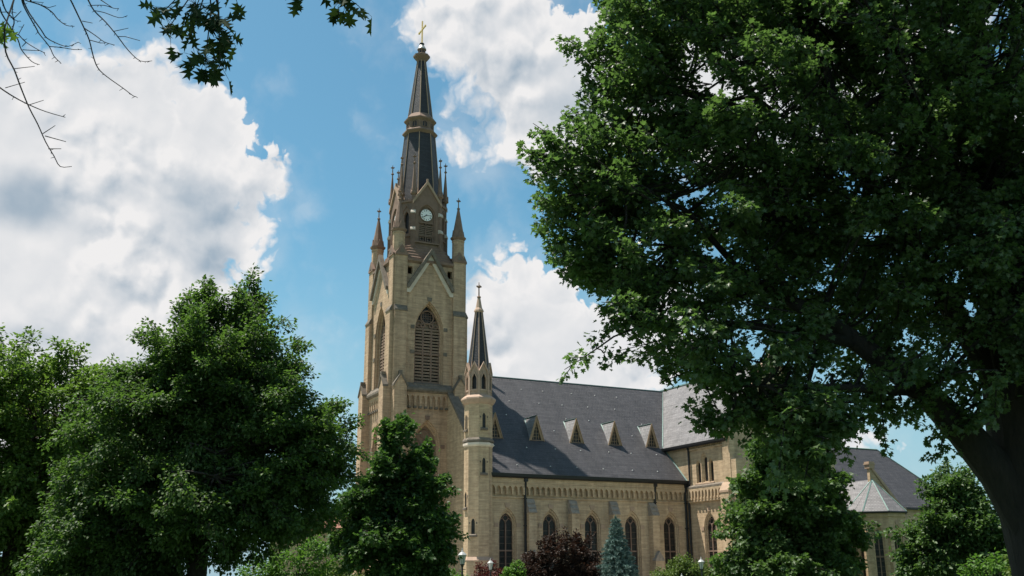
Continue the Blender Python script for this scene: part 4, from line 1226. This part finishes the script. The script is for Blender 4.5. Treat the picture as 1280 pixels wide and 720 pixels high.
# ---- trees on the left
tree('linden_tree', 'broad dense green tree with a rounded peak, largest one left of the clock tower', 'tree', (-10.6, 35, 0),
     [(-10.8,35,-.4,.5), (-10.75,35,.4,.36), (-10.7,35,2.0,.32), (-10.6,35,4,.27), (-10.5,35,6.5,.18), (-10.5,35,9.5,.07)], [],
     [(-10.5,35,8.4,2.7,3.0,2.9), (-12.3,35,5.9,2.9,3.4,2.9), (-8.5,35,5.9,2.6,3.2,2.9), (-10.5,35,4.0,4.2,4.0,1.75), (-6.6,34.8,5.8,1.0,1.5,1.25), (-10.4,34.9,10.5,1.2,1.3,1.25), (-12.2,34.8,7.9,1.6,1.7,1.6), (-14.0,35,6.3,1.3,1.6,1.4), (-8.9,34.6,8.4,1.1,1.4,1.2), (-13.6,35,4.3,2.0,2.4,1.8), (-13.2,34.5,2.6,2.6,3.0,1.6), (-13.4,35,2.4,2.2,2.6,1.5)],
     0, 60, .118, 'simple', .72, 'linden leaf', 'dark bark', auto=9, zmin=.9, spread=.24, droop=.35, up=1.1, rise=.5, branches=(680, 8, 1.4, .38))
tree('ash_tree', 'paler green tree of clustered leaves at the left edge, behind the broad dense tree', 'tree', (-25.5, 52, -.7),
     [(-25.5,52,-1.2,.6), (-25.5,52,0,.42), (-25.4,52,3,.36), (-25.2,52,6,.27), (-25,52,9.5,.12)], [],
     [(-24.8,52,10.3,3.6,3.6,3.4), (-28.3,52,11.2,3.2,3.2,2.6), (-28.2,52,8.2,4.8,4.2,5.0), (-22.3,52,6.3,4.0,4.0,4.2), (-29,52,4,4,4,3.5), (-21.0,52,9.6,2.6,2.6,2.6), (-26.5,52,4.0,4.5,4,3)],
     0, 60, .19, 'simple', 1.0, 'ash leaf', 'bark', auto=9, zmin=1.0, spread=.24, up=1.5, rise=.15, branches=(330, 7, 2.0, .45))
tree('young_maple_tree', 'mid-sized dark green tree directly in front of the clock tower base', 'tree', (-5.0, 45, -.5),
     [(-5,45,-.9,.28), (-5,45,.2,.19), (-4.95,45,2,.16), (-5,45,4.5,.11), (-5.1,45,7,.04)], [],
     [(-5.1,45,6.3,1.15,1.3,1.7), (-6.3,45,4.3,1.3,1.5,1.3), (-4.2,45,4.8,1.2,1.5,1.4), (-5,45,2.3,2.2,2.2,1.5), (-5.35,45,7.5,.75,.8,.7), (-3.6,45,3.7,.8,1.1,1.0), (-6.9,45,2.8,1.1,1.2,1.0), (-4.2,45,6.3,.7,.8,.7)],
     0, 44, .15, 'maple', .6, 'young maple leaf', 'dark bark', auto=7, zmin=.6, spread=.26, rise=.5, branches=(215, 7, 1.1, .38))
tree('young_maple_tree', 'bright green dense tree in front of the transept, just right of the nave', 'tree', (10.8, 40, -.4),
     [(10.8,40,-.8,.3), (10.8,40,.2,.2), (10.8,40,2,.17), (10.8,40,4,.11), (10.8,40,6,.04)], [],
     [(11.0,40,4.6,1.9,1.9,2.1), (9.9,40,3.2,1.6,1.7,1.6), (12.1,40,3.1,1.35,1.8,1.8), (10.7,40,1.9,2.5,2.4,1.2), (11.4, 40, 6.4, 1.0, .9, .9), (10.1,40,5.5,.8,.9,.8), (10.5,40,6.1,.8,.9,.8), (9.3,40,4.4,.8,1.0,.8), (9.2,40,2.2,1.1,1.3,1.1)],
     0, 40, .14, 'maple', .6, 'light maple leaf', 'dark bark', auto=7, zmin=.4, rise=.6, spread=.26, branches=(210, 7, 1.15, .38))
tree('bushy_tree', 'low bushy green tree beside the thick leaning trunk at the right', 'tree', (17.6, 42, -.5),
     [(17.6,42,-.9,.24), (17.6,42,.2,.15), (17.5,42,1.6,.12), (17.4,42,3.4,.05)], [],
     [(18.0,42,3.5,1.4,1.6,1.5), (18.3,42,2.4,1.8,1.8,1.4), (17.0,42,2.0,.9,1.3,.9), (19,42,2.8,1.6,1.6,1.8), (18.4,42,4.2,1.2,1.2,1.1), (17.2,42,3.6,.9,1.0,.8), (18.1,42,5.1,1.0,1.0,.9), (16.5,42,2.6,.7,.9,.7)],
     0, 40, .15, 'simple', .6, 'light maple leaf', 'dark bark', auto=6, zmin=.2, spread=.25, branches=(150, 6, 1.0, .4))

# ---- shrubs by the church
def shrub(name, label, cat, base, ells, n, per, leaf, tmpl, ln, lmat, group=None, **kw):
    b = base
    return tree(name, label, cat, b, [(b[0], b[1], b[2]-.1, .16), (b[0], b[1], b[2]+.5, .12), (b[0], b[1], b[2]+1.1, .08)], [], ells, n, per, leaf, tmpl, ln, lmat, 'dark bark', group, auto=6, zmin=b[2] + .15, **kw)
G = -1.0
shrub('japanese_maple', 'dark purple-leaved rounded small tree against the nave wall', 'tree', (4.5, 92, G),
      [(4.3,92,2.7,2.4,2.2,1.9), (2.6,92,1.9,1.9,2.2,1.7), (6.0,92,1.7,1.9,2.2,1.8), (5.6,92,4.0,1.2,1.3,.9), (3.6,92,3.9,.9,1.0,.6), (4.4,92,.6,3.3,2.6,1.4)], 0, 40, .2, 'simple', .85, 'purple leaf', branches=(95, 7, 1.5, .45), rise=.2)
shrub('red_shrub', 'reddish leafy shrub at the foot of the round stair turret', 'shrub', (-1.9, 88, G),
      [(-2.0,88,1.1,1.5,1.4,1.3), (-.9,88,.7,1.2,1.3,1.1), (-2.7,88,.2,1.0,1.1,1.0)], 200, 40, .17, 'simple', .7, 'red leaf')
shrub('red_shrub', 'dull purple shrub between the fresh green shrub and the nave window', 'shrub', (1.3, 90, G),
      [(1.2,90,1.3,1.2,1.2,1.4), (1.9,90,.5,1.2,1.2,1.2)], 150, 36, .17, 'simple', .7, 'purple leaf')
shrub('green_shrub', 'fresh light green shrub between two reddish shrubs', 'shrub', (-.1, 84, G),
      [(-.2,84,.9,.9,1.0,1.1), (.3,84,1.6,.55,.6,.9), (-.6,84,.2,.8,.9,.9)], 130, 38, .17, 'simple', .6, 'fresh shrub leaf')
shrub('green_shrub', 'rounded yellow-green shrub beside a lamp post near the transept', 'shrub', (14.4, 86, G),
      [(14.3,86,1.0,2.1,2.0,1.6), (13.1,86,.5,1.6,1.6,1.4), (15.6,86,.6,1.6,1.6,1.4), (14.4,86,2.0,1.3,1.3,.7)], 330, 42, .17, 'simple', .75, 'shrub leaf')
shrub('green_shrub', 'low light green shrub under the mid-sized tree at the tower foot', 'shrub', (-4.6, 70, G),
      [(-4.8,70,.9,1.4,1.2,.9), (-3.8,70,.7,1.0,1.0,.9)], 150, 34, .15, 'simple', .6, 'fresh shrub leaf')
shrub('green_shrub', 'olive green shrub at the bottom edge between the two left trees', 'shrub', (-9.9, 58, G),
      [(-10.1,58,1.2,1.2,1.2,.9), (-9.2,58,1.0,1.0,1.0,.8), (-11,58,.6,.9,1,.9)], 160, 34, .14, 'simple', .6, 'shrub leaf')
shrub('green_shrub', 'tall loose light green shrub below the right side of the broad dense tree', 'shrub', (-10.7, 50, G),
      [(-10.8,50,1.8,1.0,1.1,1.3), (-12.0,50,1.3,1.2,1.2,1.1), (-9.6,50,2.2,.9,1.0,1.6)], 150, 30, .15, 'simple', .75, 'fresh shrub leaf')
shrub('red_shrub', 'red-leaved shrub half hidden behind the low bushy tree', 'shrub', (22.9, 50, -.8),
      [(22.7,50,2.0,.7,.9,1.3), (22.9,50,.6,.9,1.0,1.2)], 120, 34, .15, 'simple', .6, 'red leaf')
shrub('green_shrub', 'yellow-green shrub along the bottom edge beneath the low bushy tree', 'shrub', (17.5, 36, -.3),
      [(16.8,36,1.5,1.2,1.0,.6), (18.3,36,1.5,1.2,1.0,.55), (17.5,36,1.0,1.6,1.2,.8)], 150, 34, .13, 'simple', .55, 'fresh shrub leaf')
shrub('green_shrub', 'bright green shrub touching the left side of the thick trunk', 'shrub', (13.3, 27, 0),
      [(13.2,27,1.75,.26,.4,.4), (13.35,27,1.2,.35,.5,.5)], 45, 28, .11, 'simple', .35, 'shrub leaf')

# ---- blue spruce: whorls of drooping needle branches
def spruce():
    bx, by, bz, H, RB = 9.15, 91, G, 7.3, 2.6
    rt = root('blue_spruce', 'blue-green conical spruce standing against the nave wall', 'tree', (bx, by, bz))
    mb = MB(); mb.tube([(0, 0, 0), (0, 0, H * .98)], .16, .02, 7)
    C, A, L = [], [], []
    z = .4
    while z < H - .25:
        f = 1 - z / H
        r = RB * (f ** .85) * RNG.uniform(.9, 1.08)
        k = int(7 + 12 * f); ph = RNG.uniform(0, 6.28)
        for i in range(k):
            a = ph + 2*math.pi*i/k + RNG.uniform(-.12, .12)
            rr = r * RNG.uniform(.82, 1.12)
            tip = np.array([math.cos(a)*rr, math.sin(a)*rr, z - .22*rr + .05])
            o = np.array([0, 0, z + .12*rr])
            mb.tube([tuple(o), tuple(o*.4 + tip*.6 + np.array([0, 0, .02])), tuple(tip)], .03, .008, 3)
            m = max(2, int(rr / .28))
            for j in range(m):
                t = .25 + .75 * (j + .5) / m
                c = o + (tip - o) * t
                sidev = np.array([-math.sin(a), math.cos(a), 0])
                for q in (-1, 0, 1):
                    C.append(c + sidev * q * .13 * (1.3 - t) * rr * .55); A.append((tip - o) / np.linalg.norm(tip - o) + sidev * q * .5 + np.array([0, 0, .12])); L.append(.34)
        z += .30 + .10 * f
    for j in range(6): C.append(np.array([0, 0, H - .1 * j])); A.append(np.array([0, 0, 1.0])); L.append(.3)
    mb.build('trunk', 'dark bark', rt, smooth=True)
    C = np.array(C); A = np.array(A); A /= np.linalg.norm(A, axis=1, keepdims=True); L = np.array(L)
    n = 24; i = np.repeat(np.arange(len(C)), n)
    t = RNG.uniform(-.5, .6, len(i))
    pos = C[i] + A[i] * (t * L[i])[:, None]
    ax = A[i] * .8 + RNG.normal(size=pos.shape) * .75; ax[:, 2] += .15
    nm = RNG.normal(size=pos.shape) + np.array([0, 0, .6])
    tone = np.clip(.35 * RNG.random(len(C))[i] + .65 * RNG.random(len(i)), 0, 1)
    leaves('needles', pos, ax, nm, RNG.uniform(.17, .28, len(i)), 'blade', 'spruce needle', rt, tone)
spruce()

# ---- pin oak overhanging the upper left corner
TWIGS = [[(-4.19,7.50,6.41),(-4.18,7.50,6.34),(-4.14,7.50,6.25),(-4.02,7.50,6.06),(-3.99,7.50,6.01),(-3.89,7.50,5.89),(-3.84,7.50,5.80),(-3.77,7.50,5.73)],
[(-4.18,7.50,6.41),(-4.17,7.50,6.34),(-4.10,7.50,6.21),(-3.98,7.50,6.05),(-3.92,7.50,5.97),(-3.81,7.50,5.91),(-3.73,7.50,5.89),(-3.65,7.50,5.93)],
[(-3.89,7.50,5.89),(-3.79,7.50,5.88),(-3.68,7.50,5.86),(-3.61,7.50,5.86)],
[(-4.36,7.50,6.27),(-4.33,7.50,6.20),(-4.24,7.50,6.07),(-4.16,7.50,5.95),(-4.12,7.50,5.86),(-4.02,7.50,5.75),(-3.95,7.50,5.72)],
[(-4.36,7.50,6.41),(-4.35,7.50,6.34),(-4.30,7.50,6.23),(-4.22,7.50,6.14),(-4.22,7.50,6.05),(-4.17,7.50,6.00),(-4.16,7.50,6.02),(-4.13,7.50,6.10)],
[(-4.16,7.50,6.00),(-4.09,7.50,5.93),(-3.98,7.50,5.86),(-3.92,7.50,5.83)],
[(-4.09,7.50,5.93),(-4.12,7.50,5.89)],
[(-4.11,7.50,5.86),(-3.97,7.50,5.85)],
[(-4.24,7.50,6.38),(-4.25,7.50,6.25),(-4.22,7.50,6.15),(-4.16,7.50,6.13)],
[(-4.35,7.50,6.22),(-4.24,7.50,6.22),(-4.21,7.50,6.21)],
[(-4.23,7.50,6.15),(-4.17,7.50,6.23)],
[(-4.16,7.50,6.40),(-4.16,7.50,6.34),(-4.02,7.50,6.29),(-3.91,7.50,6.22),(-3.85,7.50,6.15),(-3.77,7.50,6.09),(-3.70,7.50,6.08)],
[(-4.02,7.50,6.29),(-3.94,7.50,6.26),(-3.88,7.50,6.28)],
[(-4.10,7.50,6.32),(-3.99,7.50,6.31)],
[(-3.81,7.50,6.41),(-3.76,7.50,6.33),(-3.70,7.50,6.22),(-3.62,7.50,6.07),(-3.56,7.50,5.95),(-3.51,7.50,5.80),(-3.46,7.50,5.69),(-3.38,7.50,5.61),(-3.23,7.50,5.50),(-3.14,7.50,5.43),(-3.11,7.50,5.42)],
[(-3.61,7.50,6.06),(-3.51,7.50,5.99),(-3.43,7.50,5.93),(-3.34,7.50,5.90)],
[(-3.56,7.50,5.95),(-3.46,7.50,5.92),(-3.42,7.50,5.92)],
[(-3.64,7.50,6.13),(-3.55,7.50,6.11)],
[(-3.65,7.50,6.39),(-3.61,7.50,6.33),(-3.55,7.50,6.23),(-3.44,7.50,6.12),(-3.33,7.50,5.99),(-3.22,7.50,5.85),(-3.11,7.50,5.75),(-3.01,7.50,5.75)],
[(-3.55,7.50,6.23),(-3.46,7.50,6.21),(-3.33,7.50,6.16),(-3.26,7.50,6.18)],
[(-3.58,7.50,6.28),(-3.47,7.50,6.28),(-3.38,7.50,6.25),(-3.34,7.50,6.25)],
[(-3.36,7.50,6.03),(-3.24,7.50,6.06)],
[(-3.32,7.50,5.98),(-3.26,7.50,5.98),(-3.13,7.50,5.94)],
[(-3.50,7.50,6.33),(-3.40,7.50,6.26)],
[(-4.12,7.20,5.88),(-4.08,7.20,5.67),(-3.99,7.20,5.51),(-3.92,7.20,5.36),(-3.83,7.20,5.18),(-3.74,7.20,5.03),(-3.66,7.20,4.88),(-3.58,7.20,4.76),(-3.52,7.20,4.67),(-3.43,7.20,4.67)],
[(-4.19,7.20,5.44),(-4.08,7.20,5.35),(-3.96,7.20,5.27),(-3.83,7.20,5.20),(-3.69,7.20,5.14),(-3.53,7.20,5.09)],
[(-3.99,7.20,5.52),(-3.83,7.20,5.54)],
[(-3.83,7.20,5.20),(-3.72,7.20,5.24)],
[(-3.67,7.20,4.93),(-3.50,7.20,4.88)],
[(-3.69,7.20,4.95),(-3.60,7.20,5.02)],
[(-4.04,7.20,5.35),(-3.89,7.20,5.40)],
[(-3.63,7.20,4.82),(-3.53,7.20,4.82)]]
CLUST = [(-2.93,7.40,6.14,.096,.082,8), (-2.85,7.40,6.02,.061,.068,6), (-2.65,7.40,6.19,.15,.109,26), (-2.44,7.40,5.96,.109,.137,28), (-2.67,7.40,5.92,.055,.041,4), (-2.53,7.40,5.68,.11,.11,20), (-2.40,7.40,5.64,.06,.05,5),
         (-1.40,7.40,6.28,.137,.07,18), (-1.82,7.40,6.30,.096,.034,7), (-2.34,7.40,6.30,.034,.05,3), (-1.61,7.40,6.34,.2,.04,10)]
def oak():
    base = (-8.2, 6.0, 0)
    b = np.array(base)
    rt = root('oak_tree', 'oak with bare drooping twigs and a few lobed leaves overhanging the upper left corner', 'tree', base)
    mb = MB()
    mb.tube([(0, 0, -.3), (0, 0, .4), (.05, .05, 3), (.1, .1, 6), (.2, .2, 9)], .55, .3, 12)
    main = [(-8.1,6.1,5.2), (-6.8,6.6,6.6), (-5.2,7.1,7.35), (-3.6,7.4,7.55), (-2.2,7.5,7.45), (-.9,7.6,7.25)]
    mb.tube([np.array(p) - b for p in main], .16, .03, 8)
    mb.build('trunk', 'dark bark', rt, smooth=True)
    mb = MB()
    MA = np.array([np.array(p)*(1-t) + np.array(q)*t for p, q in zip(main[:-1], main[1:]) for t in np.linspace(0, 1, 8)])
    rr = random.Random(5)
    sub = [(-4.9, 7.15, 7.0), (-4.45, 7.3, 6.75), (-4.2, 7.5, 6.7), (-3.85, 7.5, 6.75), (-3.65, 7.5, 6.7), (-2.6, 7.4, 6.7), (-1.5, 7.4, 6.75)]
    for q in sub:
        s = MA[((MA - np.array(q)) ** 2).sum(1).argmin()]
        mb.tube([s - b, np.array(q) - b], .03, .012, 5)
    mb.tube([np.array((-4.9, 7.15, 7.0)) - b, np.array((-4.65, 7.2, 6.1)) - b, np.array((-4.19, 7.2, 5.44)) - b], .012, .006, 4)
    for T in TWIGS:
        P = [np.array(p) for p in T]
        top = P[0]
        if top[2] > 6.3 or (abs(top[1] - 7.2) < .01 and len(T) > 8):   # hangs from the limb above
            q = min(sub, key=lambda u: ((np.array(u) - top) ** 2).sum())
            mb.tube([np.array(q) - b, (np.array(q) + top) / 2 - b + np.array([0, 0, -.02]), top - b], .008, .007, 4)
        k = len(P)
        if k > 3:
            Q = []
            for a, b_, c_, d_ in zip([P[0]] + P[:-2], P[:-1], P[1:], P[2:] + [P[-1]]):
                for t in (0, .33, .67): Q.append(.5 * (2*b_ + (c_ - a)*t + (2*a - 5*b_ + 4*c_ - d_)*t*t + (3*b_ - a - 3*c_ + d_)*t**3))
            P = Q + [P[-1]]
        mb.tube([p - b for p in P], .0068 if k > 4 else .0045, .0030, 4)
        for p, q in zip(P[1:-1], P[2:]):   # knuckled buds
            if rr.random() < .5:
                m = p + (q - p) * rr.random(); d = np.array([rr.uniform(-1, 1), rr.uniform(-.5, .5), rr.uniform(-1, .6)]) * .028
                mb.tube([m - b, m + d - b], .0034, .002, 3)
    pos, ax, tone = [], [], []
    for (x, y, z, rx, rz, n) in CLUST:
        q = min(sub, key=lambda u: ((np.array(u) - np.array((x, y, z))) ** 2).sum())
        mb.tube([np.array(q) - b, (np.array(q) + np.array((x, y, z))) / 2 + np.array([.04, .02, 0]) - b, np.array((x, y, z)) - b], .008, .004, 4)
        for i in range(n):
            p = np.array((x + rr.gauss(0, rx * .55), y + rr.gauss(0, .14), z + rr.gauss(0, rz * .55)))
            dv = p - np.array((x, y, z + rz * .6)); dv /= np.linalg.norm(dv) + 1e-6
            pos.append(p - b); ax.append(dv * .8 + np.array([rr.gauss(.15, .45), rr.gauss(0, .35), rr.gauss(-.55, .4)])); tone.append(rr.random())
            mb.tube([np.array((x, y, z + rz * .3)) - b, p - b], .003, .0018, 3)
    mb.build('twigs', 'dark bark', rt)
    n = len(pos)
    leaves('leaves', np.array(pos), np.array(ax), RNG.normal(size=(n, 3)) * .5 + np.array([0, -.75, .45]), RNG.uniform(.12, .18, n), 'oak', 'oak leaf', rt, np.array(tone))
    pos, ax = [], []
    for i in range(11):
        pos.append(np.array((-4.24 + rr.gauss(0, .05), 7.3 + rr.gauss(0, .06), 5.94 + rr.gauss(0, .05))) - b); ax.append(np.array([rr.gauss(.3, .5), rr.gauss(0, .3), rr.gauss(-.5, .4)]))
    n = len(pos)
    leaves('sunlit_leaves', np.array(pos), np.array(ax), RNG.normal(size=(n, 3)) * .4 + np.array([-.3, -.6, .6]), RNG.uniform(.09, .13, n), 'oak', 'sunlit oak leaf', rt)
    # the rest of the crown, above the view
    C = sample_env([(-8, 6.2, 11, 4.5, 4.5, 3.0), (-5.5, 7.2, 10.2, 3, 3, 1.6)], 160, .3, .6, 9.0)
    A = unit(160); Ls = RNG.uniform(.6, 1.2, 160)
    p, a, nn, s, t = sprays(C, A, Ls, .25, 26, .14)
    leaves('crown', p - b, a, nn, s, 'oak', 'oak leaf', rt, t)
oak()

# ------------------------------------------------------------------ lamp posts
def lamp_post():
    t = root('lamp_post', '', 'lamp post', group='lamp posts on the church lawn')
    mb = MB()
    mb.lathe(0, 0, [(.20, 0), (.20, .12), (.13, .2), (.12, .7), (.085, .8), (.06, .95), (.052, 2.75), (.08, 2.8), (.09, 2.86), (.05, 2.9)], 10, 0, 0)
    for a in (0, math.pi/2):
        mb.tube([(-.2*math.cos(a), -.2*math.sin(a), 2.62), (.2*math.cos(a), .2*math.sin(a), 2.62)], .02, n=5, m=0)
    mb.build('pole', ['black iron'], t)
    mb = MB()
    mb.lathe(0, 0, [(.10, 2.9), (.19, 3.42)], 6, 0, 0)
    l = mb.build('lantern', ['lamp glass'], t)
    mb = MB()
    for i in range(6):
        a = 2*math.pi*i/6; k = 1/math.cos(math.pi/6)
        mb.tube([(.10*k*math.cos(a), .10*k*math.sin(a), 2.88), (.19*k*math.cos(a), .19*k*math.sin(a), 3.43)], .014, n=4, m=0)
    mb.lathe(0, 0, [(.11, 2.86), (.12, 2.92), (.1, 2.93)], 6, 0, 0)
    mb.build('lantern_frame', ['black iron'], t)
    mb = MB()
    mb.lathe(0, 0, [(.24, 3.42), (.245, 3.46), (.13, 3.6), (.06, 3.64), (.06, 3.68), (.03, 3.72), (.035, 3.78), (.01, 3.86)], 8, 0, 0)
    mb.build('lamp_cap', ['lamp frame'], t)
    return t
lp = lamp_post()
LAMPS = [(-3.07, 62, -.77, 1.0, 'black lamp post standing just left of the stair turret foot'), (-1.87, 84, -1.03, 1.0, 'lamp post in front of the reddish shrub by the stair turret'),
         (14.54, 80, -1.0, .98, 'lamp post beside the rounded yellow-green shrub near the transept'), (13.63, 84, -2.15, .96, 'lamp post of which only the cap shows, left of the rounded yellow-green shrub'),
         (-27.67, 110, -1.1, .97, 'distant lamp post in the sky gap under the broad dense tree')]
for i, (x, y, z, s, lab) in enumerate(LAMPS):
    o = lp if i == 0 else copy_tree(lp)
    o.location = (x, y, z); o.scale = (s, s, s); o['label'] = lab
    o.rotation_euler = (0, 0, i * .7)

# ------------------------------------------------------------------ far building seen through the leaves
def hall():
    t = root('brick_building', 'pale brick building far behind the trees left of the tower', 'building', (-29, 150, -1.3), R(8))
    mb = MB(face_frame(0))
    wins = [[(x, z), (x + 1.2, z), (x + 1.2, z + 1.9), (x, z + 1.9)] for x in (-4.6, -2.2, .2, 2.6, 5.0, 7.4, 9.8) for z in (1.4, 5.0)]
    mb.panel([(-6, 0), (12, 0), (12, 9), (-6, 9)], wins, 4, 0)
    for w in wins: mb.strip(w, 4, w, 3.75, 0)
    mb.M = Matrix.Identity(4)
    mb.box(-6, 12, -3.7, 8, 0, 8.98, 1)
    mb.build('wall', ['buff brick', 'pale stone'], t)
    mb = MB(face_frame(0))
    for w in wins: mb.sheet(w, 3.78, 0); mb.box(w[0][0], w[1][0], 3.76, 3.82, w[0][1] + .9, w[0][1] + .98, 1)
    mb.build('windows', ['dark glass', 'pale stone'], t)
    mb = MB()
    mb.rings([[(-6.4, -4.4, 9), (12.4, -4.4, 9), (12.4, 8.4, 9), (-6.4, 8.4, 9)], [(-6.4, -4.4, 9.3), (12.4, -4.4, 9.3), (12.4, 8.4, 9.3), (-6.4, 8.4, 9.3)], [(-3, 1.5, 11.5), (9, 1.5, 11.5), (9, 2.5, 11.5), (-3, 2.5, 11.5)]], 0)
    mb.build('roof', ['red clay'], t)
hall()
